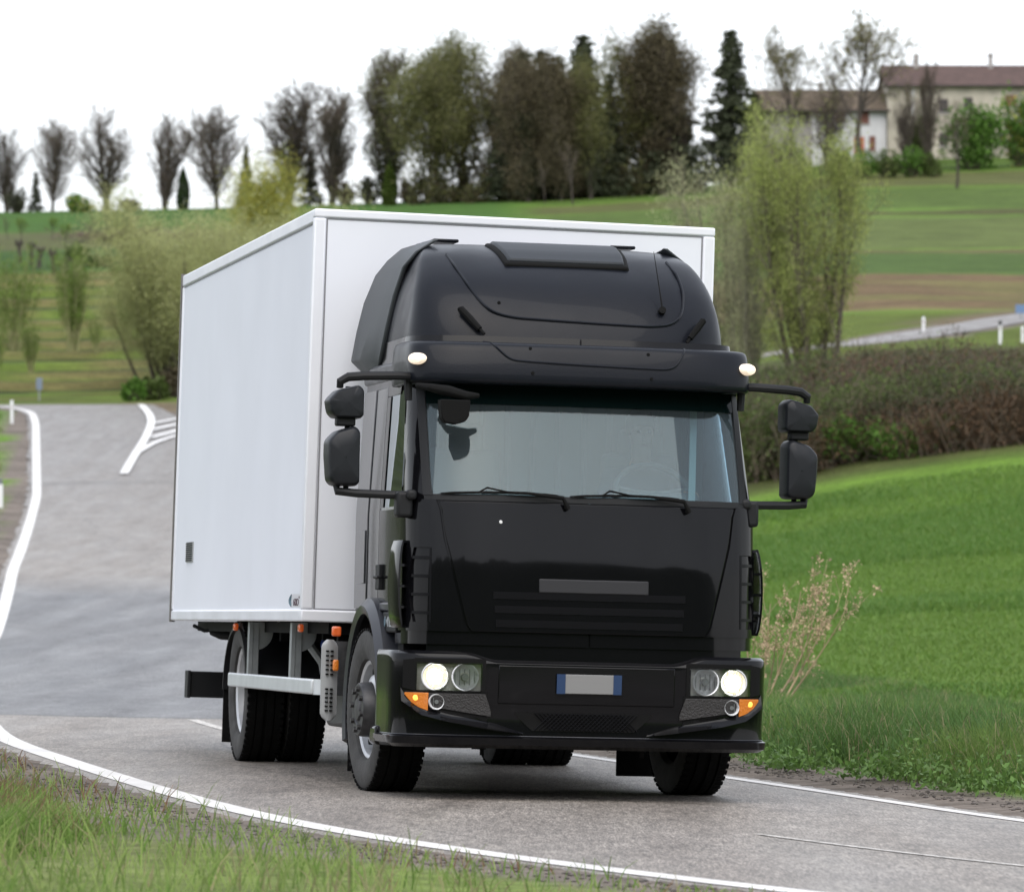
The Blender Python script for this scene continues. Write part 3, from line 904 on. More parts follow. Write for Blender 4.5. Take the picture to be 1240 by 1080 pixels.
# text on the side that faces the verge (image left), reads from front (right) to back
def side_text_matrix(x, y, z, sy, Rm):
    R3 = Matrix(((0, 0, -1), (-sy, 0, 0), (0, 1, 0)))
    M = Matrix.Translation((x, y, z)) @ R3.to_4x4()
    return Matrix([list(r) + [0] for r in Rm] + [[0, 0, 0, 1]]) @ M
text_mesh('model_text', 'ML25', .085, side_text_matrix(-1.0235 - .023 + CX, .68, 1.07, 2.4, RCab) @ Matrix.Diagonal((1.0, 1, 1, 1)), BADGE, lf)
q = MB(); q.lathe([(0, .001), (0, .028), (.005, .025), (.005, .001)], (-1.050 + CX, .875, 1.072), 'x', 16); q.build('model_badge', INKB, lf, RCab)

# --- sun visor with marker lamps
vs_ = MB()
def visor_pt(a, k):
    """a -1..1 across, k 0..1 along the section from lower back edge over the nose to the top"""
    secz = [2.452, 2.447, 2.458, 2.56, 2.66, 2.692, 2.705]; secy = [.44, .235, .205, .215, .245, .275, .52]; sx = [.985, 1.0, 1.012, 1.012, 1.005, .995, .97]
    kk = np.linspace(0, 1, 7); z = np.interp(k, kk, secz); y = np.interp(k, kk, secy); w = np.interp(k, kk, sx)
    s = 1 if a >= 0 else -1; t = abs(a)
    if t < .8:
        q = t / .8 * math.pi / 2; x = w * math.sin(q) ** (2 / 3.6); yy = y + .30 * (1 - math.cos(q) ** (2 / 3.6))
    else:
        x = w; yy = y + .30 + (t - .8) / .2 * max(0, (.98 - y - .30))
    return np.array([s * x + CX * .6, yy, z])
def smooth_path(n, f, its=3):
    P = np.array([[f(a, k) for a in np.linspace(-1, 1, 61)] for k in np.linspace(0, 1, n)])
    for _ in range(its):
        Q = P.copy(); Q[1:-1] = (P[:-2] + 2 * P[1:-1] + P[2:]) / 4; P = Q
    return P
VP = smooth_path(25, visor_pt, 2)
VPb = VP.copy(); VPb[..., 1] += .02; VPb[..., 0] *= .985
vs_.slab(VP, VPb)
vis = vs_.build('sun_visor', DOMEM, truck, RCab, smooth=50)
for s in (-1, 1):
    m_ = MB(); c = np.array([s * .975 + CX * .6, .335, 2.585])
    ang = math.radians(38) * s; Rz_ = np.array([[math.cos(ang), -math.sin(ang), 0], [math.sin(ang), math.cos(ang), 0], [0, 0, 1]])
    t = np.arange(24) * 2 * math.pi / 24
    rings = []
    for k, (aa, yy) in enumerate(((1, .03), (1, -.012), (.8, -.03), (.4, -.038), (.01, -.04))):
        P = np.stack([.054 * aa * np.cos(t), np.full(24, yy), .034 * aa * np.sin(t)], 1) @ Rz_.T + c
        rings.append(P)
    m_.grid(np.array(rings), closed_u=True)
    m_.build('marker_lamp', WARM, vis, RCab)

# --- high roof dome
RZ = [2.66, 2.75, 2.9, 3.05, 3.17, 3.26, 3.32, 3.36, 3.375]
RYF = [.50, .52, .59, .71, .87, 1.06, 1.28, 1.58, 1.9]
RW = [.945, .945, .925, .895, .855, .81, .75, .66, .5]
def dome_pt(a, z):
    yf = np.interp(z, RZ, RYF); w = np.interp(z, RZ, RW); s = 1 if a >= 0 else -1; t = abs(a)
    c = .42 * (1 - (z - 2.66) / 1.1)
    if t < .75:
        q = t / .75 * math.pi / 2; x = w * math.sin(q) ** (2 / 2.7); y = yf + c * (1 - math.cos(q) ** (2 / 2.7))
    else: x = w; y = min(yf + c + (t - .75) / .25 * (2.16 - yf - c), 2.16)
    return np.array([s * x + CX * .6, y, z])
A_ = np.linspace(-1, 1, 81)
Zs = np.concatenate([np.linspace(2.66, 3.2, 14), np.linspace(3.22, 3.375, 12)])
DP = np.array([[dome_pt(a, z) for a in A_] for z in Zs])
top = DP[-1].copy(); rows_ = [DP]
for f in (.66, .33, 0.02):
    r_ = top.copy(); r_[:, 0] = CX * .6 + (top[:, 0] - CX * .6) * f; r_[:, 1] = 2.14 - (2.14 - top[:, 1]) * (.3 + .7 * f); r_[:, 2] = 3.375 + .012 * (1 - f)
    rows_.append(r_[None])
DP = np.concatenate(rows_)
for _ in range(3):
    Q = DP.copy(); Q[1:-1] = (DP[:-2] + 2 * DP[1:-1] + DP[2:]) / 4; DP = Q
dm = MB(); dm.grid(DP); 
dm.b2((-.80 + CX * .6, 2.12, 2.66), (.80 + CX * .6, 2.155, 3.30))
dome = dm.build('roof_dome', DOMEM, truck, RCab, smooth=50)
def dome_xz(x, z, off=0.0):
    """front of the dome at x (cab frame) and height z"""
    best = None
    for a in np.linspace(-.74, .74, 297):
        p = dome_pt(a, z)
        if best is None or abs(p[0] - x) < abs(best[0] - x): best = p
    return np.array([x, best[1] - off, z + off * .5])
# moulded lines
cr = MB()
U = [(-.66, 3.25), (-.64, 3.17), (-.59, 3.05), (-.53, 2.94), (-.46, 2.88), (-.34, 2.855), (-.1, 2.845), (.2, 2.835), (.45, 2.83), (.58, 2.84), (.655, 2.88), (.69, 2.96), (.705, 3.06), (.70, 3.16), (.67, 3.25)]
def dense(P, n):
    P = np.array(P); d = np.r_[0, np.cumsum(np.linalg.norm(np.diff(P, axis=0), axis=1))]; q = np.linspace(0, d[-1], n)
    X = np.stack([np.interp(q, d, P[:, i]) for i in range(P.shape[1])], 1)
    for _ in range(3): X[1:-1] = (X[:-2] + X[1:-1] * 2 + X[2:]) / 4
    return X
cr.tube([dome_xz(x, z, .001) for x, z in dense(U, 70)], .008, 6)
cr.build('moulded_line', DOMEM, dome, RCab)
def visor_front(x, z, off=0.0):
    k = np.argmin(np.abs(VP[:, :, 0] - x) + np.abs(VP[:, :, 2] - z) * 1.0 + (VP[:, :, 1] > .8) * 9)
    # interpolate y on the nearest rows
    c = np.array([np.interp(x, r[:, 0], r[:, 1]) for r in VP[:, 6:-6]]); zz = VP[:, 30, 2]
    zz2 = zz[3:]; c2 = c[3:]
    return np.array([x, np.interp(z, zz2, c2) - off, z])
cv = MB()
U2 = [(-.55, 2.70), (-.50, 2.655), (-.45, 2.605), (-.42, 2.588), (-.3, 2.582), (0, 2.572), (.3, 2.565), (.50, 2.562), (.55, 2.58), (.585, 2.64), (.61, 2.69)]
cv.tube([visor_front(x, z, .001) for x, z in dense(U2, 60)], .007, 6)
cv.build('moulded_line', DOMEM, vis, RCab)
for s, (xa, za, xb, zb) in ((-1, (-.655, 2.885, -.555, 2.765)), (1, (.79, 2.865, .705, 2.755))):
    hb = MB(); p0 = dome_xz(xa, za, .03); p1 = dome_xz(xb, zb, .03)
    if s > 0: p0[1] -= .05
    hb.tube([p0, p0 * .5 + p1 * .5, p1], [.02, .022, .018], 8)
    hb.tube([p0 + np.array([0, .05, 0]), p0], .012, 6); hb.tube([p1 + np.array([0, .06, 0]), p1], .012, 6)
    hb.tube([p1, p1 + (p1 - p0) * .25 + np.array([0, -.0, 0])], .010, 6)
    hb.build('grab_handle', GAP, dome, RCab)
an = MB(); ap = dome_xz(.547, 2.925, .0)
an.tube([ap, ap + np.array([0, -.03, .01])], .022, 10); an.tube([ap + np.array([0, -.03, .0]), ap + np.array([-.005, .02, .10]), ap + np.array([-.028, .12, .36])], [.006, .004, .002], 5)
an.build('antenna', GAP, truck, RCab)
for x, z in ((-.424, 2.944), (-.31, 2.66), (.385, 2.648), (-.30, 2.517), (.40, 2.506)):
    hd = MB(); p = dome_xz(x, z, .0) if z > 2.8 else visor_front(x, z, .0)
    hd.lathe([(-.006, .001), (-.006, .009), (.004, .011)], p, 'y', 10); hd.build('fixing_bolt', GAP, dome if z > 2.8 else vis, RCab)
# roof hatch: frame and pale lid lying on the slope of the dome
def hatch_pt(x, z, off): 
    p = dome_xz(x * .0 + .03, z); return np.array([x, p[1], z]) + np.array([0, -.25, .97]) * off
zz = np.linspace(3.185, 3.335, 8)
def hatch_grid(hw0, hw1, off, zs):
    return np.array([[hatch_pt(.03 + u * np.interp(z, [zs[0], zs[-1]], [hw0, hw1]) , z, off) for u in np.linspace(-1, 1, 9)] for z in zs])
hf = MB(); hf.slab(hatch_grid(.37, .405, .014, zz), hatch_grid(.385, .42, -.05, zz))
hat = hf.build('roof_hatch', GAP, truck, RCab, bevel=.012)
hl = MB(); z2 = np.linspace(3.198, 3.332, 8); hl.slab(hatch_grid(.345, .375, .028, z2), hatch_grid(.355, .385, .0, z2))
hl.build('hatch_lid', mat('smoked_lid', (.030, .034, .040), .5, spec=.2), hat, RCab, bevel=.01)
# low humps where the roof runs back
for xx in (-.52, .58):
    hp = MB(); hp.box((xx, 2.0, 3.395), (.16, .22, .02)); hp.build('roof_rib', DOMEM, dome, RCab, bevel=.008)

# side deflectors behind the dome
for s in (-1, 1):
    f = MB()
    inner = [(1.30, 3.34), (1.42, 3.10), (1.50, 2.85), (1.58, 2.70)]
    # outline points (y, z, x)
    P = []
    for zf, yf0, yb0, xf, xb in ((2.575, 1.75, 2.18, .955, .965), (2.66, 1.62, 2.28, .965, 1.035), (2.84, 1.55, 2.28, .945, 1.005), (3.02, 1.50, 2.27, .915, .965), (3.19, 1.42, 2.22, .875, .905), (3.28, 1.36, 2.18, .81, .84), (3.355, 1.34, 2.14, .70, .76)):
        row = []
        for t in np.linspace(0, 1, 7):
            row.append((s * (xf + (xb - xf) * t ** .7 + .012) + CX * .6, yf0 + (yb0 - yf0) * t, zf))
        P.append(row)
    P = np.array(P); Q = P.copy(); Q[..., 0] -= s * .03
    f.slab(P, Q); f.build('side_deflector', FAIR, truck, RCab, smooth=60, bevel=.012)
# stepped gutter under the dome
for s in (-1, 1):
    gt = MB()
    gt.prism([(.75, 2.50), (2.12, 2.50), (2.16, 2.57), (1.9, 2.615), (.95, 2.60)], 'x', s * .93 + CX, s * 1.0 + CX)
    gt.prism([(1.2, 2.61), (2.10, 2.61), (2.14, 2.67), (1.25, 2.66)], 'x', s * .90 + CX, s * .965 + CX)
    gt.build('roof_gutter', GREYP, truck, RCab, bevel=.02)

# --- mirrors
def mirror(s):
    cx = .005
    a = MB()
    X = lambda v: s * v + cx
    a.tube([(X(.96), .42, 2.485), (X(1.05), .40, 2.487), (X(1.25), .42, 2.480), (X(1.34), .44, 2.472), (X(1.385), .45, 2.445), (X(1.385), .46, 2.41)], [.024, .026, .027, .027, .025, .020], 10)
    a.tube([(X(1.0), .36, 1.80), (X(1.10), .38, 1.80), (X(1.28), .44, 1.805), (X(1.385), .47, 1.815), (X(1.385), .48, 1.85)], [.025] * 5, 10)
    a.tube([(X(1.33), .50, 2.42), (X(1.33), .50, 1.83)], .016, 8)
    root = a.build('mirror', PLA, truck, RCab)
    def housing(name, z0, z1, x0, x1, d, chop):
        b = MB()
        prof = [(x0, z0 + .02), (x0 + .012, z0), (x1 - .04, z0 - .0), (x1 - .012, z0 + .03), (x1, (z0 + z1) / 2), (x1 - .012, z1 - .05), (x1 - .05, z1 - .01), (x0 + .03, z1), (x0, z1 - .03)]
        if chop: prof[5] = (x1 - .0, z1 - .09); prof[6] = (x1 - .05, z1 - .035)
        prof = dense(prof + [prof[0]], 90)[:-1]
        rings = []
        for yy, sc in ((.60, .965), (.585, 1.0), (.47, 1.0), (.43, .975), (.41, .93), (.402, .86), (.396, .4), (.395, .02)):
            c = prof.mean(0)
            q = c + (prof - c) * sc
            rings.append(np.stack([X(0) + s * q[:, 0], np.full(len(q), yy), q[:, 1]], 1))
        b.grid(np.array(rings), closed_u=True)
        h = b.build(name, MIRM, root, RCab, smooth=40)
        c = MB(); q = prof.mean(0) + (prof - prof.mean(0)) * .94
        c.raw(np.stack([X(0) + s * q[:, 0], np.full(len(q), .598), q[:, 1]], 1), [tuple(range(len(q)))])
        c.build('mirror_glass', CHR, h, RCab)
    housing('upper_housing', 2.235, 2.43, 1.245, 1.455, .2, True)
    housing('lower_housing', 1.845, 2.195, 1.262, 1.452, .2, True)
    b = MB(); b.box((X(1.345), .49, 2.215), (.11, .09, .05)); b.build('housing_link', PLA, root, RCab, bevel=.01)
    # foot of the lower arm
    b = MB(); b.box((X(1.02), .335, 1.745), (.095, .12, .15)); b.box((X(.985), .30, 1.80), (.06, .1, .06)); b.build('arm_foot', PLA, root, RCab, bevel=.02, seg=3)
    b = MB(); b.tube([(X(.99), .46, 2.50), (X(.985), .45, 2.35)], [.026, .022], 8); b.build('upper_arm_foot', PLA, root, RCab)
mirror(-1); mirror(1)

# --- bumper
BZ = [.365, .385, .425, .435, .50, .60, .688, .847, .872, .895, .912, .912]
BO = [.05, .005, -.005, .012, .018, .012, .004, .0, .0, .008, .036, .20]     # how far the section steps back
def bump_pt(a, j, cut=0.0):
    z, o = BZ[j], BO[j]; w = 1.115 - (.0 if 1 <= j <= 2 else .012) - o * .4; s = 1 if a >= 0 else -1; t = abs(a)
    if t < .8:
        q = t / .8 * math.pi / 2; x = w * math.sin(q) ** (2 / 4.2); y = .0 + o + .36 * (1 - math.cos(q) ** (2 / 4.2))
    else: x = w; y = o + .36 + (t - .8) / .2 * (.30)
    zz = z
    if z > .85: zz = z - .045 * (1 - sstep(.50, .72, abs(x))) 
    return np.array([s * x + .012, y, zz])
def bump_surf(x, z):
    """front of the bumper at x, z"""
    o = float(np.interp(z, BZ[1:10], BO[1:10])); w = 1.105 - o * .4
    q = min(1, abs(x - .012) / w) ** 4.2
    return o + .36 * (1 - (1 - q) ** (1 / 4.2))
def a_of_x(x): return .8 * math.asin(min(1, (x / 1.101) ** 2.1)) / (math.pi / 2)
a1_, a2_ = a_of_x(.605), a_of_x(.978)
ha = np.concatenate([np.linspace(0, a1_, 18), np.linspace(a1_, a2_, 12)[1:], np.linspace(a2_, .8, 14)[1:], np.linspace(.8, 1, 4)[1:]])
ba = np.concatenate([-ha[::-1], ha[1:]])
b = MB(); BP = np.array([[bump_pt(a, j) for a in ba] for j in range(len(BZ))])
nb = len(ba); Fb = []
for j in range(len(BZ) - 1):
    for i in range(nb - 1):
        am = abs(ba[i] + ba[i + 1]) / 2
        if BZ[j] >= .68 and BZ[j + 1] <= .85 and a1_ < am < a2_: continue
        Fb.append((j * nb + i, j * nb + i + 1, (j + 1) * nb + i + 1, (j + 1) * nb + i))
b.raw(BP, Fb)
bumper = b.build('bumper', BLK, truck, RCab, smooth=35)
def bplate(poly, off, th, m, name, parent, n=16, bevel=0.0, sm=40):
    """plate following the bumper between lower z(x) and upper z(x): poly = list of (x, zlow, zhigh)"""
    P = []; 
    xs = np.linspace(poly[0][0], poly[-1][0], n)
    px = [p[0] for p in poly]
    if px[0] > px[-1]: zl = np.interp(xs, px[::-1], [p[1] for p in poly][::-1]); zh = np.interp(xs, px[::-1], [p[2] for p in poly][::-1])
    else: zl = np.interp(xs, px, [p[1] for p in poly]); zh = np.interp(xs, px, [p[2] for p in poly])
    for k in np.linspace(0, 1, 6):
        z = zl + (zh - zl) * k
        P.append([(x, bump_surf(x, zz) - off, zz) for x, zz in zip(xs, z)])
    P = np.array(P); Q = P.copy(); Q[..., 1] += th
    mb = MB(); mb.slab(P, Q)
    return mb.build(name, m, parent, RCab, bevel=bevel, smooth=sm)
# raised painted frame around each lamp group, drawn as plates: top lip, inner fin, lower swoosh
for s in (-1, 1):
    X = lambda v: s * v + .012
    bplate([(X(.57), .50, .684), (X(.63), .545, .684), (X(1.0), .60, .684), (X(1.045), .672, .684)], .004, .003, GAP, 'lamp_recess', bumper, 14)
    bplate([(X(.585), .684, .870), (X(.612), .684, .872)], .005, .004, GAP, 'lamp_recess', bumper, 4)
    bplate([(X(.972), .684, .868), (X(1.045), .70, .858)], .005, .004, GAP, 'lamp_recess', bumper, 8)
    bplate([(X(.60), .838, .872), (X(.985), .838, .870)], .0055, .004, GAP, 'lamp_recess', bumper, 12)
    xs_ = np.linspace(.36, 1.055, 26); zl_ = np.interp(xs_, [.36, .53, .80, .95, 1.055], [.450, .472, .512, .548, .625]); zh_ = np.interp(xs_, [.36, .53, .80, .95, 1.03, 1.055], [.456, .510, .556, .598, .655, .70])
    P = np.array([[(X(x), bump_surf(X(x), z0 + (z1 - z0) * k) - (.045 * (1 - k) ** 1.2 * min(1, (x - .36) / .12) + .006), z0 + (z1 - z0) * k) for x, z0, z1 in zip(xs_, zl_, zh_)] for k in np.linspace(0, 1, 5)])
    Q = P.copy(); Q[..., 1] = np.array([[bump_surf(a_[0], a_[2]) + .004 for a_ in row] for row in P])
    sw = MB(); sw.slab(P, Q); sw.build('lower_swoosh', BLK, bumper, RCab, smooth=50)
    # headlamp
    hl_ = bplate([(X(.600), .680, .855), (X(.985), .680, .855)], -.050, .01, mat('lamp_bezel', (.10, .10, .105), .35, coat=.4), 'headlight', truck, 8, .006)
    for (cx_, r_, lit) in ((.872, .070, True), (.702, .070, False)):
        c = (X(cx_), bump_surf(X(cx_), .767) - .002, .767)
        q = MB(); q.lathe([(.05, .001), (.048, .02), (.035, .045), (.012, r_ * .93), (.0, r_), (-.004, r_ + .006), (.0, r_ + .010)], c, 'y', 36)
        rf = q.build('lamp_reflector', mat('lamp_reflector', (.80, .81, .83), .3, metal=.25, bump=.9, bscale=45), hl_, RCab, smooth=60)
        q = MB()
        if lit:
            q.lathe([(.014, .001), (.012, r_ * .30), (.008, r_ * .50), (.012, r_ * .62)], c, 'y', 32); q.build('lit_bulb', HOT, hl_, RCab)
            q = MB(); q.lathe([(.013, r_ * .62), (.006, r_ * .88), (.002, r_ * .99)], c, 'y', 32)
            for k in range(12):
                th = k * math.pi / 6; q.box((c[0] + math.cos(th) * r_ * .9, c[1] + .004, c[2] + math.sin(th) * r_ * .9), (.003, .006, .003))
            q.build('glowing_ring', mat('glowing_reflector', (.6, .58, .5), .25, metal=.3, bump=.9, bscale=70, emit=(1, .84, .55), estr=.62), hl_, RCab)
        else:
            q.lathe([(.0, .001), (.0, .02), (.02, .022), (.045, .02)], c, 'y', 20)
            for k in range(5): q.box((c[0] + (k - 2) * .028, c[1] + .02, c[2]), (.003, .02, .09))
            q.build('bulb_shield', mat('bulb_grey', (.25, .26, .27), .3, metal=.7), hl_, RCab)
    bplate([(X(.605), .688, .847), (X(.978), .688, .847)], -.042, .003, mat('lamp_back', (.70, .69, .64), .4, metal=.1, bump=.6, bscale=60), 'lamp_housing', hl_, 8)
    bplate([(X(.606), .689, .846), (X(.977), .689, .846)], .008, .003, LENS, 'lamp_lens', hl_, 10)
    # indicator
    bplate([(X(.908), .572, .674), (X(.96), .590, .674), (X(1.005), .622, .674), (X(1.035), .662, .674)], .018, .02, AMB, 'indicator', truck, 8, .003)
    q = MB(); c = (X(.975), bump_surf(X(.975), .645) - .019, .645); q.lathe([(-.004, .001), (-.002, .014), (.004, .018)], c, 'y', 12); q.build('indicator_bulb', AMBL, bpy.data.objects[-1] if False else bumper, RCab)
    # textured insert and fog lamp
    bplate([(X(.55), .545, .575), (X(.58), .548, .672), (X(.93), .600, .672)], .012, .02, mat('mesh_plastic', (.028, .026, .026), .6, bump=.9, bscale=90), 'lamp_insert', bumper, 12, .003)
    c = (X(.862), bump_surf(X(.862), .623) - .018, .623)
    q = MB(); q.lathe([(.03, .001), (.028, .014), (.010, .036), (.0, .039), (-.004, .043), (.006, .046)], c, 'y', 28)
    fg = q.build('fog_light', mat('lamp_reflector', (.7, .7, .7), .2), truck, RCab, smooth=60)
    q = MB(); q.lathe([(-.002, .001), (-.002, .012), (.02, .010)], c, 'y', 16)
    for k in (-1, 1): q.box((c[0] + k * .016, c[1] + .01, c[2]), (.003, .01, .05))
    q.build('fog_bulb', mat('bulb_grey', (.25, .26, .27), .3), fg, RCab)
# lower intake with mesh
bplate([(-.40, .565, .575), (-.30, .47, .575), (.30, .47, .575), (.40, .565, .575)], .004, .03, GAP, 'lower_intake', bumper, 24)
q = MB()
for k in range(30):
    x0 = -.36 + k * .025
    for sg in (-1, 1):
        xa, xb = x0, x0 + sg * .10
        if min(xa, xb) < -.30 or max(xa, xb) > .32: continue
        q.tube([(xa, bump_surf(xa, .5) - .012, .475), (xb, bump_surf(xb, .5) - .012, .572)], .003, 4)
q.build('intake_mesh', GRIL, bumper, RCab)
# plate, with blue ends
pl = bplate([(-.155, .685, .795), (.205, .685, .795)], .022, .012, PLATE, 'licence_plate', truck, 6, .003)
for xa, xb in ((-.165, -.115), (.165, .213)):
    bplate([(xa, .684, .796), (xb, .684, .796)], .025, .004, PBLUE, 'plate_blue_end', pl, 3)
bplate([(-.50, .62, .84), (.53, .62, .84)], .006, .012, BLK, 'bumper_centre', bumper, 16, .01)
# thin bright edge of the lower lip
q = MB(); q.tube([np.array(bump_pt(a, 3)) + np.array([0, -.004, .002]) for a in np.linspace(-.9, .9, 81)], .003, 5)
q.build('lip_edge', GREYP, bumper, RCab)
# top step pad of the bumper at the visible corners
# --- lower bumper end / step in front of the wheel and the grey wheel arch
for s in (-1, 1):
    f = MB()
    # arch: sweep around the wheel
    outer = []; 
    cy, cz, R0, R1 = AX + .02, .52, .565, .655
    ths = np.linspace(math.radians(-8), math.radians(196), 30)
    Pr = []; Pq = []
    for th in ths:
        ex = 1.0 + .06 * math.sin(max(0, th))
        for_y = cy - math.cos(th) * R0 * 1.02; zi = cz + math.sin(th) * R0 * ex
        yo = cy - math.cos(th) * R1 * 1.02; zo = cz + math.sin(th) * R1 * ex
        xo = 1.085
        Pr.append([(s * xo + CX * .5, for_y, zi), (s * (xo + .012) + CX * .5, (for_y + yo) / 2, (zi + zo) / 2), (s * (xo - .03) + CX * .5, yo, zo), (s * .80 + CX * .5, yo + 0, zo + .005)])
        Pq.append([(s * (xo - .03) + CX * .5, for_y, zi), (s * (xo - .03) + CX * .5, (for_y + yo) / 2, (zi + zo) / 2 - .006), (s * (xo - .05) + CX * .5, yo, zo - .02), (s * .80 + CX * .5, yo, zo - .02)])
    f.slab(Pr, Pq)
    # front leg of the arch down to the bumper
    f.prism([(.655, .30 + .12), (.78, .42), (.76, .60), (.74, .80), (.66, .80)], 'x', s * 1.02 + CX * .5, s * 1.093 + CX * .5)
    f.build('wheel_arch', GREYP, truck, RCab, bevel=.012, smooth=45)
    q = MB(); q.prism([(.60, .36), (.80, .37), (.81, .415), (.78, .47), (.60, .475)], 'x', s * .90 + CX * .5, s * 1.12 + CX * .5)
    q.build('entry_step', BLK, truck, RCab, bevel=.02, seg=3)
    q = MB(); q.b2((s * .74, .42, .45), (s * .98, .60, 1.0)); q.b2((s * .55, .60, .60), (s * .78, 1.95, 1.15))
    q.build('inner_arch', GAP, truck, RCab)
    # mudflap behind the front wheel
    q = MB(); q.b2((s * .62 + .0, 1.93, .17), (s * 1.04, 1.945, .75)); q.build('mudflap', RUB, truck, RCab, bevel=.004)

# --- wheels
def wheel(axl, x, s, dual, front):
    """outward side is s; wheel centre plane at x"""
    zc_ = .068 + .0095 * axl - .019 * x + .478
    root = empty('wheel', (0, 0, 0)); root.parent = truck
    root.location = (x, axl, zc_); root.rotation_euler = (0, .019, math.radians(3.5) if front else 0)
    hwid = .145 if front else .132
    prof = [(hwid * .62, .286), (hwid * .86, .300), (hwid * .98, .345), (hwid * 1.0, .390), (hwid * .96, .440), (hwid * .90, .466), (hwid * .80, .477)]
    tr = []
    for a in (.52, .50, .46, .18, .16, .12, -.12, -.16, -.18, -.46, -.50, -.52):
        pass
    groove = [(.52, .480), (.50, .468), (.44, .468), (.42, .481), (.10, .482), (.08, .468), (-.08, .468), (-.10, .482), (-.42, .481), (-.44, .468), (-.50, .468), (-.52, .480)]
    full = prof + [(hwid * a, r) for a, r in groove] + [(-a, r) for a, r in prof[::-1]]
    q = MB(); q.lathe([(s * a, r) for a, r in full], (0, 0, 0), 'x', 64, closed=False)
    # shoulder lugs
    nl = 56
    for k in range(nl):
        th = 2 * math.pi * k / nl
        M = np.array([[1, 0, 0], [0, math.cos(th), -math.sin(th)], [0, math.sin(th), math.cos(th)]])
        for a in (.78, -.78):
            q.box(M @ np.array([hwid * a, 0, .4735]), (hwid * .34, .030, .012), M)
    t_ = q.build('tyre', [RUB, SIDERUB], root, smooth=35)
    me = t_.data
    for p in me.polygons:
        c = p.center; r = math.hypot(c[1], c[2])
        if r < .455 and abs(c[0]) > hwid * .5: p.material_index = 1
    q = MB()
    if front:
        q.lathe([(s * a, r) for a, r in ((.095, .286), (.105, .292), (.108, .284), (.098, .268), (.040, .262), (.020, .250), (.035, .235), (.085, .200), (.098, .165), (.100, .14))], (0, 0, 0), 'x', 56)
        rm_ = q.build('rim', RIM, root, smooth=40)
        hb = MB(); hb.lathe([(s * a, r) for a, r in ((.09, .165), (.165, .158), (.175, .150), (.175, .095), (.168, .090), (.168, .07), (.182, .062), (.186, .001))], (0, 0, 0), 'x', 40)
        for k in range(8):
            th = 2 * math.pi * k / 8 + .2
            c = np.array([s * .178, .123 * math.cos(th), .123 * math.sin(th)])
            hb.tube([c - np.array([s * .01, 0, 0]), c + np.array([s * .016, 0, 0])], .016, 8)
        hb.build('hub', HUB, root, smooth=40)
        for k in range(8):
            hh = MB()
            th = 2 * math.pi * k / 8 + .2 + math.pi / 8
            c = np.array([s * .062, .222 * math.cos(th), .222 * math.sin(th)])
            hh.tube([c - np.array([s * .02, 0, 0]), c + np.array([s * .012, 0, 0])], .026, 12)
            hh.build('hand_hole', GAP, root)
    else:
        q.lathe([(s * a, r) for a, r in ((.085, .286), (.095, .292), (.098, .284), (.085, .268), (.02, .258), (-.06, .245), (-.085, .20), (-.075, .14), (-.06, .12), (-.02, .10), (-.015, .001))], (0, 0, 0), 'x', 56)
        q.build('rim', RIM, root, smooth=40)
        if dual:
            hb = MB(); hb.lathe([(s * a, r) for a, r in ((-.06, .12), (.03, .11), (.05, .09), (.055, .001))], (0, 0, 0), 'x', 32)
            for k in range(10):
                th = 2 * math.pi * k / 10; c = np.array([s * -.062, .17 * math.cos(th), .17 * math.sin(th)])
                hb.tube([c - np.array([s * .02, 0, 0]), c + np.array([s * .025, 0, 0])], .013, 6)
            hb.build('hub', HUB, root, smooth=40)
wheel(AX, -.905, -1, False, True); wheel(AX, .935, 1, False, True)
for s in (-1, 1):
    wheel(AX + WB, s * 1.015, s, True, False); wheel(AX + WB, s * .725, s, False, False)

# --- chassis
ch = MB()
for s in (-1, 1): ch.b2((s * .36, .6, .72), (s * .44, 8.6, .98))
for y in np.arange(1.0, 8.7, .8): ch.b2((-.42, y, .80), (.42, y + .08, .92))
ch.tube([(-.95, AX, .50), (-.6, AX, .43), (.6, AX, .43), (.95, AX, .50)], .055, 8)
ch.tube([(-.95, AX + WB, .56), (-.3, AX + WB, .56), (-.2, AX + WB, .56), (.2, AX + WB, .56), (.3, AX + WB, .56), (.95, AX + WB, .56)], [.07, .08, .19, .19, .08, .07], 12)
ch.b2((-.38, .9, .50), (.38, 2.2, 1.0)); ch.b2((-.72, .62, .44), (.72, 2.5, .60))                               # engine and gearbox; wide slab added to keep light from under the cab
ch.prism([(.6, .40), (.9, .345), (1.5, .35), (1.8, .42), (1.8, .6), (.6, .6)], 'x', -.85, -.50)  # under-run beam bracket
ch.b2((-.95, .45, .36), (.95, .55, .50))
ch.tube([(0, 2.2, .6), (0, AX + WB, .56)], .06, 8)
for y in (5.95, 6.5, 2.6, 3.2): ch.tube([(-.5, y, .8), (-.42, y, .62)], .03, 6)

ch.b2((-.16, .7, .30), (.02, .9, .42)) if False else None
chas = ch.build('chassis', DARK, truck, RCab)
for x in (-.52, .42):
    q = MB(); q.tube([(x, .35, .38), (x, .35, .318)], .012, 8); q.tube([(x, .35, .372), (x, .35, .352)], .024, 8); q.build('tow_pin', DARK, chas, RCab)
q = MB(); q.b2((-1.08, 2.60, .985), (1.08, 8.70, 1.0535))
for y in np.arange(2.7, 8.6, .6): q.b2((-1.0, y, .93), (1.0, y + .07, .984))
q.build('subframe', DARK, truck, RBox)
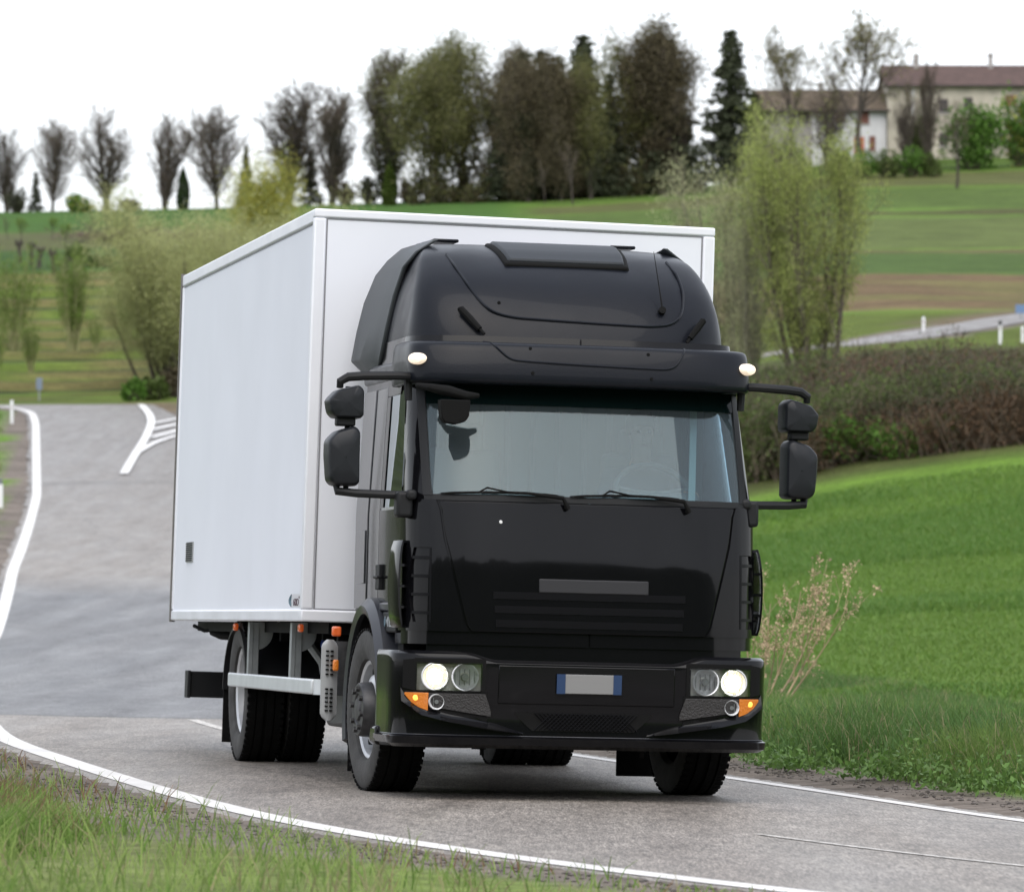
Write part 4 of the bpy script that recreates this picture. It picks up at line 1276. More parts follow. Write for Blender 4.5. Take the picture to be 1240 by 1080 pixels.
# fuel tank and equipment seen under the box on the near side
q = MB(); q.b2((-1.00, 2.25, .42), (-.55, 3.05, .92)); q.build('battery_box', mat('dark_grey_box', (.03, .032, .035), .5), truck, RCab, bevel=.03, seg=3)
q = MB(); q.b2((.50, 2.35, .38), (1.02, 4.2, .92)); q.build('fuel_tank', DARK, truck, RCab, bevel=.06, seg=3)
q = MB(); q.tube([(-1.0, 3.3, .93), (-.8, 3.2, .90), (-.6, 3.0, .84)], .025, 8); q.build('air_hose', BLUEH, truck, RCab)
# perforated heat shield
hs = MB()
zz_ = np.linspace(.47, .96, 25)
prof = []
for z in zz_:
    e_ = min(1, (z - .47) / .05, (.96 - z) / .05); wd = .050 * math.sqrt(max(.15, 1 - (1 - e_) ** 2))
    prof.append(wd)
P = np.array([[(-1.135 + u * w_d, 2.12 - .012 * (1 - u * u), z) for u in np.linspace(-1, 1, 7)] for z, w_d in zip(zz_, prof)]); P[..., 0] += .0
Q = P.copy(); Q[..., 1] += .015
hs.slab(P, Q)
hsh = hs.build('heat_shield', mat('shield_alu', (.40, .41, .42), .4, metal=.25), truck, RCab, smooth=50)
for k, z in enumerate(list(np.linspace(.53, .66, 6)) + list(np.linspace(.75, .89, 6))):
    for x in (-.020, .008):
        q = MB(); q.b2((-1.135 + x - .006, 2.092, z - .005), (-1.135 + x + .012, 2.106, z + .005)); q.build('shield_slot', GAP, hsh, RCab)
q = MB(); q.tube([(-1.02, 2.30, .62), (-1.02, 2.30, .95)], .10, 16); q.build('exhaust_silencer', HUB, truck, RCab)
def lampbox(c, sz, m, name):
    q = MB(); q.box(c, sz); return q.build(name, m, truck, RBox, bevel=.012, seg=3)
lampbox((-1.13, 1.98, 1.0), (.055, .05, .06), REDL, 'side_marker_lamp')
lampbox((-1.115, 2.06, .795), (.035, .04, .07), AMBL if False else AMB, 'side_marker_lamp')

# --- cargo box (its own slight lean)
YB, LB, ZB, ZT, HWB = 2.50, 6.30, 1.055, 3.60, 1.27
q = MB(); q.b2((-HWB + .012, YB + .012, ZB + .012), (HWB - .012, YB + LB - .012, ZT - .012))
box = q.build('cargo_box', WHT, truck, RBox, bevel=.004)
t = MB(); e_ = .075; o = .0
def frame_bar(p0, p1): t.b2(p0, p1)
# front face frame
t.b2((-HWB, YB, ZT - .055), (HWB, YB + e_, ZT)); t.b2((-HWB, YB, ZB), (HWB, YB + e_, ZB + .075))
for s in (-1, 1):
    t.b2((s * HWB, YB + .0015, ZB + .0755), (s * (HWB - .075), YB + e_, ZT - .0555))
    t.b2((s * (HWB), YB + e_ + .001, ZT - .085), (s * (HWB - .06), YB + LB, ZT))
    t.b2((s * (HWB), YB + e_ + .001, ZB), (s * (HWB - .06), YB + LB, ZB + .075))
    t.b2((s * (HWB - .001), YB + LB - .05, ZB + .076), (s * (HWB - .06), YB + LB, ZT - .086))
tr_ = t.build('edge_trim', TRIM, box, RBox, bevel=.012, seg=3)
q = MB()
for s in (-1, 1):
    q.b2((s * (HWB - .0095), YB + e_ + .002, ZT - .095), (s * (HWB - .02), YB + LB - .05, ZT - .087))
    q.b2((s * (HWB - .0105), YB + e_ + .002, ZB + .077), (s * (HWB - .02), YB + e_ + .012, ZT - .087))
    q.b2((s * (HWB - .077), YB + .0095, ZB + .077), (s * (HWB - .086), YB + .02, ZT - .058))
q.b2((-HWB + .086, YB + .0095, ZT - .064), (HWB - .086, YB + .02, ZT - .057))
q.b2((-HWB + .086, YB + .0095, ZB + .077), (HWB - .086, YB + .02, ZB + .083))
q.build('seal_line', SEAL, box, RBox)
q = MB()
for s in (-1, 1): q.b2((s * (HWB + .008), YB + LB - .012, ZB - .01), (s * (HWB - .03), YB + LB + .03, ZT + .012))
q.b2((-HWB, YB + LB + .001, ZT - .05), (HWB, YB + LB + .03, ZT + .008)); q.build('rear_frame', mat('rear_frame_grey', (.13, .12, .11), .5), box, RBox)
# vent grille low on the side near the tail
q = MB(); q.b2((-HWB + .012, 7.74, 1.475), (-HWB + .004, 8.10, 1.62)); vn = q.build('side_vent', mat('vent_grey', (.30, .31, .31), .5), box, RBox)
q = MB()
for k in range(9): q.b2((-HWB - .001, 7.76, 1.484 + k * .0152), (-HWB + .005, 8.08, 1.491 + k * .0152))
q.build('vent_slats', GAP, vn, RBox)
# sticker by the front lower corner: grey-blue arc and red-brown figures
q = MB(); q.b2((-HWB + .0125, 2.62, 1.145), (-HWB + .0105, 3.03, 1.225)); stk = q.build('sticker', mat('sticker_white', (.68, .68, .72), .4), box, RBox)
q = MB(); q.tube([(-HWB + .0095, 3.00 - .10 * math.sin(v * math.pi) * .0 - .03 * (1 - math.sin(v * math.pi)), 1.147 + .076 * v) for v in np.linspace(0, 1, 9)], [.002, .010, .013, .014, .014, .013, .011, .008, .002], 6)
q.build('sticker_arc', INKB, stk, RBox)
text_mesh('sticker_text', '60D', .062, side_text_matrix(-HWB + .009, 2.78, 1.172, 2.1, RBox), INK, stk)
q = MB(); q.b2((-HWB + .0085, 2.645, 1.197), (-HWB + .0105, 2.675, 1.21)); q.build('sticker_dot', INK, stk, RBox)
# orange marker lamps under the box edge
for y in (2.95, 5.85):
    lampbox((-1.20, y, 1.015), (.03, .085, .05), REDL, 'side_marker_lamp')
# side guard: two posts with gusset plates and one rail
sg = MB()
sg.prism([(2.36, .61), (6.05, .61), (6.05, .705), (2.36, .705)], 'x', -1.215, -1.185)
sg.build('side_guard_rail', ALU, truck, RBox, bevel=.012, seg=3)
q = MB(); q.lathe([(0, .001)] , (0, 0, 0)) if False else None
arcp = [(-1.20 + .10 * (1 - math.cos(a)), 2.37 - .10 * math.sin(a)) for a in np.linspace(0, math.pi / 2, 8)]
P = np.array([[(x, y, z) for x, y in arcp + [(-1.03, 2.27)]] for z in (.61, .705)]); Q = P.copy(); Q[..., 1] += .03
q.slab(P, Q); q.build('side_guard_end', ALU, truck, RBox)
for y in (3.42, 5.30):
    q = MB()
    q.b2((-1.185, y, .63), (-1.155, y + .07, 1.05)); q.b2((-1.184, y + .004, .70), (-1.115, y + .012, 1.05))
    pts = [(-1.155, 1.05), (-1.02, 1.05), (-1.02, .98)] + [(-1.155 + .135 * math.cos(a), .98 - .12 * math.sin(a)) for a in np.linspace(0, math.pi / 2, 7)][1:]
    q.prism(pts, 'y', y + .014, y + .024)
    q.build('guard_post', GALV, truck, RBox, bevel=.003)
    q = MB()
    q.tube([(-1.0, y + .5, .93), (-.90, y + .5, .80), (-.86, y + .5, .62)], .03, 8); q.tube([(-.9, y + .5, .80), (-.9, y + .5, .60)], .012, 6)
    q.build('guard_stay', GALV, truck, RBox)
# rear mudguards
for s in (-1, 1):
    cy = AX + WB; P = []; Q = []
    for th in np.linspace(math.radians(-2), math.radians(178), 24):
        y = cy + math.cos(th) * .56; z = .60 + math.sin(th) * .42
        P.append([(s * .55, y, z), (s * 1.19, y, z)]); Q.append([(s * .55, cy + math.cos(th) * .54, .60 + math.sin(th) * .40), (s * 1.19, cy + math.cos(th) * .54, .60 + math.sin(th) * .40)])
    q = MB(); q.slab(P, Q); q.build('rear_mudguard', PLA, truck, RBox)
    q = MB(); q.b2((s * .58, cy + .56, .22), (s * 1.18, cy + .575, .62)); q.build('mudflap', RUB, truck, RBox)
q = MB(); q.b2((-1.18, 8.35, .50), (1.18, 8.47, .69)); q.b2((-1.19, 8.33, .495), (-1.165, 8.49, .695)); q.b2((1.165, 8.33, .495), (1.19, 8.49, .695))
for x in (-.5, .5): q.b2((x - .05, 8.35, .65), (x + .05, 8.45, .95))
ur = q.build('under_run_bar', PLA, truck, RBox, bevel=.006)
q = MB(); q.tube([(-1.05, 8.1, .98), (-1.0, 8.0, .96), (-.85, 7.7, .95)], [.03, .035, .03], 8); q.tube([(-1.16, 8.3, 1.02), (-1.1, 8.15, .985), (-1.0, 8.05, 1.0)], .014, 6)
q.build('tail_latch', DARK, truck, RBox)

# ------------------------------------------------------------------ vegetation
def tubes(S, n):
    """S: array (k,8) p0 p1 r0 r1 -> verts, quads"""
    S = np.asarray(S, float); k = len(S)
    a, b, r0, r1 = S[:, 0:3], S[:, 3:6], S[:, 6], S[:, 7]
    d = b - a; d /= (np.linalg.norm(d, axis=1)[:, None] + 1e-9)
    ref = np.where(np.abs(d[:, 2:3]) < .9, np.array([[0, 0, 1.]]), np.array([[1., 0, 0]]))
    u = np.cross(d, ref); u /= np.linalg.norm(u, axis=1)[:, None]; w = np.cross(d, u)
    t = np.arange(n) * 2 * math.pi / n
    ring = np.cos(t)[None, :, None] * u[:, None] + np.sin(t)[None, :, None] * w[:, None]
    V = np.concatenate([a[:, None] + ring * r0[:, None, None], b[:, None] + ring * r1[:, None, None]], 1).reshape(-1, 3)
    i = np.arange(n); j = (i + 1) % n
    q = np.stack([i, j, j + n, i + n], 1)
    Q = (q[None] + (np.arange(k) * 2 * n)[:, None, None]).reshape(-1, 4)
    return V, Q
def leafquads(C, size, rng, flat=0.0, aspect=1.0, droop=0.0):
    """small leaf-sized quads at the points C, random orientation"""
    k = len(C); s = np.asarray(size) * (0.6 + .8 * rng.random(k))
    a = rng.normal(size=(k, 3)); a[:, 2] *= (1 - flat)
    a /= np.linalg.norm(a, axis=1)[:, None]
    b = rng.normal(size=(k, 3)); b[:, 2] -= droop
    b -= a * (a * b).sum(1)[:, None]; b /= np.linalg.norm(b, axis=1)[:, None]
    c = np.cross(a, b)
    h = (s / 2)[:, None]
    A, B = b * h * aspect, c * h
    V = np.stack([C - A, C - B * .9 , C + A, C + B * .9], 1).reshape(-1, 3)
    return V, np.arange(k * 4).reshape(-1, 4)
def join(parts):
    """[(V,Q,matindex)] -> V, Q, mi"""
    Vs, Qs, Ms = [], [], []; n_ = 0
    for V, Q, m in parts:
        if len(V) == 0: continue
        Vs.append(V); Qs.append(Q + n_); Ms.append(np.full(len(Q), m)); n_ += len(V)
    return np.concatenate(Vs), np.concatenate(Qs), np.concatenate(Ms)

def grow(P, rng):
    """recursive limbs. returns segments per level and twig end points"""
    segs = [[] for _ in range(P['levels'])]; tips = []
    def rec(p, d, Ln, r, lv):
        ns = P['nseg'][lv]; pts = [p]; dirs = [d]
        for i in range(ns):
            d = d + rng.normal(size=3) * P['wob'][lv] + np.array([0, 0, P['up'][lv]])
            d = d / np.linalg.norm(d)
            q = p + d * Ln / ns
            f0 = 1 - (1 - P['taper']) * i / ns; f1 = 1 - (1 - P['taper']) * (i + 1) / ns
            segs[lv].append(np.r_[p, q, r * f0, r * f1]); p = q; pts.append(p); dirs.append(d)
            if lv >= P['leaf_lv']: tips.append(p)
        if lv + 1 < P['levels']:
            nch = P['nch'][lv]; st = P['start'][lv]
            for c in range(nch):
                t = st + (1 - st) * (c + rng.random() * .8) / nch
                k = min(int(t * ns), ns - 1); fr_ = t * ns - k
                bp_ = pts[k] * (1 - fr_) + pts[k + 1] * fr_
                dd = dirs[k + 1]
                ax = rng.normal(size=3); ax -= dd * np.dot(ax, dd); ax /= np.linalg.norm(ax)
                an_ = math.radians(P['ang'][lv] * (.7 + .6 * rng.random()))
                nd = dd * math.cos(an_) + ax * math.sin(an_)
                sh_ = P['shape'](t) if lv == 0 else (1 - .45 * t)
                rec(bp_, nd, Ln * P['ratio'][lv] * sh_ * (.75 + .5 * rng.random()), max(r * (1 - (1 - P['taper']) * t) * P['rr'][lv], P['rmin']), lv + 1)
    for k in range(P.get('stems', 1)):
        a = rng.random() * 6.28; sp_ = P.get('spread', 0) * rng.random() ** .55 * 1.15
        d0 = np.array([math.cos(a) * sp_, math.sin(a) * sp_, 1.]); d0 /= np.linalg.norm(d0)
        b0 = np.array([math.cos(a), math.sin(a), 0]) * P.get('base', 0) * rng.random()
        rec(b0, d0, P['h'] * (.8 + .25 * rng.random() if P.get('stems', 1) > 1 else 1), P['r'], 0)
    return segs, np.array(tips)

BARK = mat('bark', (.075, .062, .050), .95, noise=.35, nscale=4)
BARKD = mat('dark_bark', (.060, .050, .042), .95, noise=.3, nscale=4)
BARKL = mat('pale_bark', (.16, .15, .115), .95, noise=.3, nscale=4)
TWIG = mat('twig', (.115, .092, .075), .9, island=.3)
TWIGD = mat('dark_twig', (.085, .068, .058), .9, island=.3)
TWIGG = mat('green_twig', (.28, .28, .13), .9, island=.3)
def LM(name, c, tr=.35): return mat(name, c, .65, island=.42, noise=.18, nscale=.6, transl=tr, spec=.2)
LBUD = LM('bud_leaf', (.135, .120, .075))
LOLV = LM('olive_leaf', (.150, .155, .060))
LBRN = LM('brown_leaf', (.115, .098, .058))
LDRK = LM('ivy_leaf', (.060, .066, .038), .15)
LCON = LM('fir_needle', (.052, .062, .034), .1)
LCYP = LM('cypress_leaf', (.026, .048, .014), .1)
LCYG = LM('green_cypress_leaf', (.075, .115, .020), .2)
LWIL = LM('willow_leaf', (.33, .38, .12), .5)
LWIP = LM('pale_willow_leaf', (.44, .45, .26), .55)
LYEL = LM('yellow_leaf', (.42, .40, .09), .45)
LGRN = LM('fresh_leaf', (.10, .20, .035), .4)
LSAP = LM('sapling_leaf', (.15, .23, .045), .4)
LRED = LM('bramble_leaf', (.135, .085, .052), .3)
LHED = LM('hedge_leaf', (.095, .135, .038), .3)

def tree_meshes(name, P, seed, bark, twig, leaf=None, nleaf=0, lsize=.12, clump=.25, leafz=0.0, droop=0.0, extra=None, ivy=0):
    """returns (trunk mesh, crown mesh)"""
    rng = np.random.default_rng(seed)
    segs, tips = grow(P, rng)
    lo = P.get('trunk_lv', 1)
    V, Q = tubes(np.array(sum([s for s in segs[:lo]], [])), 7)
    tm = fast_mesh(name + '_trunk', V, Q.ravel(), 4, [bark], smooth=True)
    parts = []
    up_ = sum([s for s in segs[lo:]], [])
    if up_:
        V, Q = tubes(np.array(up_), 3); parts.append((V, Q, 0))
    if nleaf and len(tips):
        T = tips[tips[:, 2] > leafz * P['h']] if leafz else tips
        # clumping: some tips carry many leaves, some none
        w = rng.random(len(T)) ** 2.2; w /= w.sum()
        C = T[rng.choice(len(T), nleaf, p=w)] + rng.normal(size=(nleaf, 3)) * clump
        V, Q = leafquads(C, lsize, rng, droop=droop); parts.append((V, Q, 1))
    if ivy:
        z = rng.random(ivy) ** .8 * P['h'] * .72 + .3
        a = rng.random(ivy) * 6.28; rr = (.25 + .5 * rng.random(ivy)) * (1 + .5 * np.sin(z * 2 + seed)) * P.get('ivyr', 1)
        V, Q = leafquads(np.stack([rr * np.cos(a), rr * np.sin(a), z], 1), lsize * 1.3, rng); parts.append((V, Q, 2))
    V, Q, mi = join(parts)
    cm = fast_mesh(name + '_crown', V, Q.ravel(), 4, [twig, leaf or twig, LDRK], mi=mi)
    return tm, cm

def conifer_meshes(name, h, r, seed, leaf, dens=1.0, tip=.12, narrow=1.0, bare=.06):
    rng = np.random.default_rng(seed); S = []; C = []
    S.append(np.array([0, 0, -.3, 0, 0, h * .97, r * .06, .012]))
    nlev = int(h * 3.0)
    for i in range(nlev):
        t = bare + (1 - bare) * i / nlev; z = t * h
        L_ = r * (1 - t) ** .85 * (.75 + .45 * rng.random()) + .06
        for k in range(int(6 + 3 * rng.random())):
            a = rng.random() * 6.28; l = L_ * (.7 + .45 * rng.random())
            p0 = np.array([0, 0, z]); p1 = p0 + np.array([math.cos(a) * l, math.sin(a) * l, -l * .18 + .10 * l])
            p2 = p1 + np.array([math.cos(a), math.sin(a), .4]) * l * .12
            S.append(np.r_[p0, p1, .02, .01])
            m = int((10 + l * 34) * dens)
            q = rng.random(m) ** .7
            c = p0 + (p2 - p0) * q[:, None]; c = c + rng.normal(size=(m, 3)) * np.array([.10, .10, .06]) * (1 + l * .25)
            c[:, 2] -= rng.random(m) * .22 * l * q
            C.append(c)
    V1, Q1 = tubes(np.array(S[:1]), 7)
    tm = fast_mesh(name + '_trunk', V1, Q1.ravel(), 4, [BARKD], smooth=True)
    V2, Q2 = tubes(np.array(S[1:]), 3); C = np.concatenate(C)
    V3, Q3 = leafquads(C, tip * 1.35, rng, aspect=1.6, flat=.3)
    V, Q, mi = join([(V2, Q2, 0), (V3, Q3, 1)])
    return tm, fast_mesh(name + '_crown', V, Q.ravel(), 4, [BARKD, leaf], mi=mi)

def blob_points(rng, ells, n):
    """points in the shells of several lumps, thinned by noise so light passes through gaps"""
    out_ = []
    vol = np.array([e[3] * e[4] * e[5] for e in ells]) ** .75; vol /= vol.sum()
    for e_, v in zip(ells, vol):
        k = int(n * v * 1.7)
        d = rng.normal(size=(k, 3)); d /= np.linalg.norm(d, axis=1)[:, None]
        rad = rng.random(k) ** .45
        lump = 1 + .22 * np.sin(d[:, 0] * 5 + e_[0] * 7) * np.sin(d[:, 1] * 6 + 1) + .18 * np.sin(d[:, 2] * 8 + e_[1] * 3 + d[:, 0] * 4)
        p = np.array(e_[:3]) + d * (rad * lump)[:, None] * np.array(e_[3:6])
        keep = nz2(p[:, 0] + p[:, 2] * .7 + 50, p[:, 1] + p[:, 2] * .9 + 50, .42 * max(.4, e_[3] * .4), 5) > .42
        out_.append(p[keep])
    return np.concatenate(out_)
def bush_mesh(name, ells, n, size, seed, leaf, twig, ntw=160, leaf2=None, frac2=0.0, aspect=1.0, r_tw=.012):
    rng = np.random.default_rng(seed)
    C = blob_points(rng, ells, n); C = C[C[:, 2] > .02]
    V1, Q1 = leafquads(C, size, rng, aspect=aspect)
    T = C[rng.choice(len(C), ntw)]; 
    B0 = np.stack([T[:, 0] * .25, T[:, 1] * .25, np.zeros(ntw)], 1)
    M_ = B0 * .5 + T * .5 + rng.normal(size=(ntw, 3)) * .08; M_[:, 2] = np.maximum(M_[:, 2], .05)
    S = np.concatenate([np.c_[B0, M_, np.full(ntw, r_tw * 1.6), np.full(ntw, r_tw)], np.c_[M_, T * 1.06, np.full(ntw, r_tw), np.full(ntw, r_tw * .4)]])
    V2, Q2 = tubes(S, 3)
    k = rng.random(len(Q1)) < frac2
    V, Q, mi = join([(V2, Q2, 0), (V1, Q1, 1)])
    mi[len(Q2):][k] = 2
    return fast_mesh(name, V, Q.ravel(), 4, [twig, leaf, leaf2 or leaf], mi=mi)

USED = {}
def place_tree(name, meshes, X, Y, sc, rz, label, cat='tree', group=None, dz=-.12, sxy=1.0):
    z = float(H(X, Y)[0])
    r = empty(name, (X, Y, z + dz), rz); r.scale = (sc * sxy, sc * sxy, sc)
    obj_from(meshes[0], 'trunk', r); obj_from(meshes[1], 'crown', r)
    return tag(r, label, cat, group)
def gx(px, Y): return (px - 620) / F * Y
def hpx(px, ybase, ytop, Y): return (ybase - ytop) / F * Y

# --- tree kinds
sh_fan = lambda t: .55 + .5 * math.sin(min(1, t * 1.15) * math.pi)
P_elm = dict(h=6.0, r=.16, levels=4, nseg=[7, 5, 4, 3], wob=[.05, .10, .16, .22], up=[.02, .10, .07, .03], taper=.25, leaf_lv=2,
             nch=[40, 12, 12], start=[.04, .2, .15], ang=[31, 36, 44], ratio=[.42, .44, .46], rr=[.5, .5, .55], rmin=.012, shape=sh_fan, trunk_lv=2)
P_poll = dict(P_elm, h=5.2, stems=3, spread=.12, base=.02, nch=[24, 9, 8], start=[.06, .15, .15], ang=[26, 32, 38], r=.14)
P_open = dict(P_elm, h=6.5, nch=[28, 10, 9], ang=[44, 42, 45], ratio=[.50, .5, .45], start=[.10, .2, .15], r=.17)
P_small = dict(P_elm, h=3.0, r=.07, nch=[12, 6, 4], start=[.35, .2, .2], ang=[50, 40, 40], ratio=[.45, .45, .5], rmin=.008)
elmA = tree_meshes('bare_tree_a', dict(P_elm, stems=2, spread=.12, base=.02, nch=[30, 10, 9], ang=[44, 38, 42], ratio=[.46, .46, .46], start=[.12, .15, .15], r=.12), 11, BARKD, TWIG, LBUD, 2600, .065, .30)
elmB = tree_meshes('bare_tree_b', P_poll, 12, BARKD, TWIG, LBUD, 2400, .065, .30)
elmC = tree_meshes('bare_tree_c', dict(P_elm, ang=[36, 38, 42], h=5.6, stems=2, spread=.10, base=.1, start=[.10, .15, .15], nch=[30, 10, 9]), 13, BARKD, TWIGD, LBRN, 3600, .07, .30, ivy=700)
elmD = tree_meshes('bare_tree_d', dict(P_open, h=5.8, stems=2, spread=.34, base=.02, nch=[26, 9, 9], ratio=[.42, .5, .45], start=[.14, .15, .15]), 14, BARKD, TWIG, LBUD, 2800, .065, .32)
elmE = tree_meshes('ivy_tree', dict(P_elm, h=6.2, ang=[26, 32, 40]), 15, BARKD, TWIG, LOLV, 5500, .09, .32, ivy=4500)
denO = tree_meshes('olive_tree', dict(P_open, h=6.5, nch=[20, 9, 7]), 16, BARKD, TWIG, LOLV, 20000, .11, .42, ivy=1500)
denB = tree_meshes('brown_tree', dict(P_elm, h=7.0, nch=[24, 10, 8], ang=[38, 38, 42]), 17, BARKD, TWIGD, LBRN, 26000, .11, .42, ivy=4000)
denG = tree_meshes('leafy_tree', dict(P_open, h=6.5, nch=[16, 8, 6], start=[.35, .2, .15]), 18, BARKD, TWIG, mat('spring_leaf', (.17, .16, .07), .65, island=.4, transl=.4), 2600, .12, .16)
sprA = conifer_meshes('spruce_a', 9.0, 1.9, 21, LCON)
sprB = conifer_meshes('spruce_b', 8.0, 1.5, 22, LCON, dens=.9)
smallT = tree_meshes('small_tree', P_small, 23, BARKD, TWIG, LBRN, 260, .08, .12)
smallG = tree_meshes('small_green_tree', P_small, 24, BARKD, TWIG, LSAP, 900, .10, .14)

def rise(px, Y): return float(H(gx(px, Y), Y)[0])
def stand(name, ms, px, ytop, Y, h0, label, w=1.0, cat='tree', group=None, rz=None, ybase=None):
    X = gx(px, Y); z = rise(px, Y)
    yb = 745 - (z - EYE) / Y * F
    if ybase: yb = max(yb, ybase)
    hh = (yb - ytop) / F * Y
    return place_tree(name, ms, X, Y, hh / h0, RNG.random() * 6.28 if rz is None else rz, label, cat, group, sxy=w)

GR = 'bare trees in a row along the left ridge'
for px, yt, Y, ms, h0, w, lab in (
    (8, 172, 436, elmC, 7.0, .9, 'brownish bare tree cut by the left edge of the photo on the ridge'),
    (62, 150, 432, elmA, 7.2, .85, 'bare round-topped tree on the ridge, second from the left edge'),
    (128, 145, 430, elmD, 7.3, 1.0, 'wide forked bare tree on the ridge, third from the left edge of the photo'),
    (198, 150, 430, elmB, 6.4, .85, 'narrow upright bare tree on the ridge just left of the dark cypress'),
    (262, 134, 428, elmA, 7.2, 1.0, 'tall bare tree on the ridge just right of the dark cypress'),
    (348, 120, 428, elmC, 7.0, 1.2, 'broad dark bare tree on the ridge behind the yellow willow'),
    (402, 120, 426, elmB, 6.4, 1.05, 'bare forked tree on the ridge above the front left corner of the box body'),
    (466, 98, 424, elmE, 7.2, .95, 'bare tree with an ivy-dark trunk behind the light green cypress')):
    stand('bare_tree', ms, px, yt - 4, Y, h0 * .84, lab, w * 1.15, group=GR)
for px, yt, Y, w, lab in ((42, 205, 434, 1.0, 'small dark conifer under the bare trees at the left edge of the ridge'),
                       (297, 172, 433, .8, 'thin dark conifer beyond the ridge right of the tall bare tree'),
                       (376, 176, 431, 1.1, 'dark ragged conifer beside the broad bare tree on the ridge')):
    stand('spruce', sprB, px, yt, Y, 8.0, lab, w)
for px, yt, w, lab in ((428, 68, .9, 'spruce tip at the left of the dark ridge clump'), ):
    pass
GM = 'tall trees of the dark clump on the ridge behind the truck'
for px, yt, Y, ms, h0, w, lab in (
    (532, 92, 412, denO, 7.2, .85, 'olive-green leafing tree at the left end of the dark ridge clump'),
    (566, 68, 416, denO, 7.2, .80, 'tallest light olive leafing tree in the left half of the ridge clump'),
    (603, 72, 414, denB, 7.7, .70, 'brown bare-twigged tree right of the light olive ones in the ridge clump'),
    (632, 56, 409, sprB, 8.0, 1.1, 'leftmost dark spruce rising from the middle of the ridge clump'),
    (654, 54, 411, sprB, 8.0, .95, 'slim spruce between two others in the middle of the ridge clump'),
    (677, 62, 409, sprB, 8.0, 1.0, 'shorter dark spruce just left of the tallest spruce of the clump'),
    (706, 36, 410, sprA, 9.0, 1.05, 'tallest dark spruce of the ridge clump, its tip above all its neighbours'),
    (640, 84, 404, denB, 7.7, .75, 'brownish tree in front of the spruces in the middle of the clump'),
    (680, 84, 404, denB, 7.7, .7, 'dark brown tree in front of the tallest spruce'),
    (716, 92, 404, denO, 7.2, .60, 'olive tree at the foot of the tallest spruce'),
    (738, 84, 412, sprB, 8.0, .9, 'spruce standing in the thin gap right of the tallest spruce'),
    (752, 110, 428, elmC, 7.0, .6, 'thin bare tree in the gap of the ridge clump'),
    (778, 58, 412, denO, 7.2, .70, 'olive-topped tree forming the left side of the right-hand ridge clump'),
    (806, 50, 412, denB, 7.7, .80, 'tall brown tree forming the right end of the ridge clump'),
    (812, 42, 411, sprA, 9.0, .85, 'spruce whose tip shows above the tall brown tree'),
    (826, 105, 410, elmC, 7.0, .55, 'thin bare tree at the right edge of the ridge clump'),
    (886, 30, 408, sprA, 9.0, 1.0, 'lone dark spruce between the ridge clump and the farmhouse'),
    (914, 108, 412, sprB, 8.0, 1.25, 'squat dark conifer at the left end of the farmhouse')):
    stand('spruce' if ms in (sprA, sprB) else 'ridge_tree', ms, px, yt, Y, h0, lab, w * 1.2, group=GM if px < 850 else None)

# cypresses
def cyp(name, h, r, seed, leaf):
    rng = np.random.default_rng(seed); n_ = 5200
    t = rng.random(n_); a = rng.random(n_) * 6.28
    R_ = r * np.sin(np.clip(t * 1.02 + .04, 0, 1) ** .62 * math.pi) ** .6 * (.55 + .5 * rng.random(n_) ** .5) * (1 + .12 * np.sin(a * 3 + t * 9))
    C = np.stack([R_ * np.cos(a), R_ * np.sin(a), .15 + t * h], 1)
    V, Q = leafquads(C, .13, rng, aspect=1.6)
    cm = fast_mesh(name, V, Q.ravel(), 4, [leaf]); V, Q = tubes(np.array([[0, 0, -.3, 0, 0, h * .8, .09, .02]]), 6)
    return fast_mesh(name + '_t', V, Q.ravel(), 4, [BARKD]), cm
cy1 = cyp('cypress', 4.4, .62, 31, LCYP); cy2 = cyp('green_cypress', 4.4, .75, 32, LCYG)
stand('cypress', cy1, 221, 199, 426, 4.55, 'dark narrow cypress between two bare trees on the left ridge')
stand('cypress', cy2, 472, 193, 415, 4.55, 'light green pointed cypress just above the top edge of the box body')

# farm trees by the house
for px, yt, Y, ms, h0, w, lab in (
    (963, 52, 405, denG, 7.2, .85, 'thinly leafed tree in front of the lower farmhouse wing'),
    (1043, 30, 396, denG, 7.2, 1.05, 'tall thinly leafed tree in front of the white farmhouse wall'),
    (1000, 66, 404, elmD, 7.3, .8, 'bare tree between the two thinly leafed trees by the farmhouse'),
    (1126, 66, 398, elmC, 7.0, .45, 'thin bare tree in front of the left end of the tall farmhouse'),
    (1095, 84, 402, elmD, 7.3, .55, 'small bare tree at the corner where the two farmhouse roofs meet')):
    stand('garden_tree', ms, px, yt, Y, h0, lab, w)
# field trees
stand('small_field_tree', smallT, 1160, 150, 372, 3.6, 'small bare tree alone in the field below the farmhouse', 1.0, ybase=256)
stand('small_field_tree', smallT, 694, 168, 392, 3.6, 'slim bare tree in front of the ridge clump above the box body', .8)
stand('small_field_tree', smallT, 825, 196, 392, 3.6, 'slim bare tree before the ridge clump, near the box body corner', .55)
stand('small_field_tree', smallT, 660, 190, 396, 3.6, 'faint little bare tree left of the slim one in front of the ridge clump', .6)

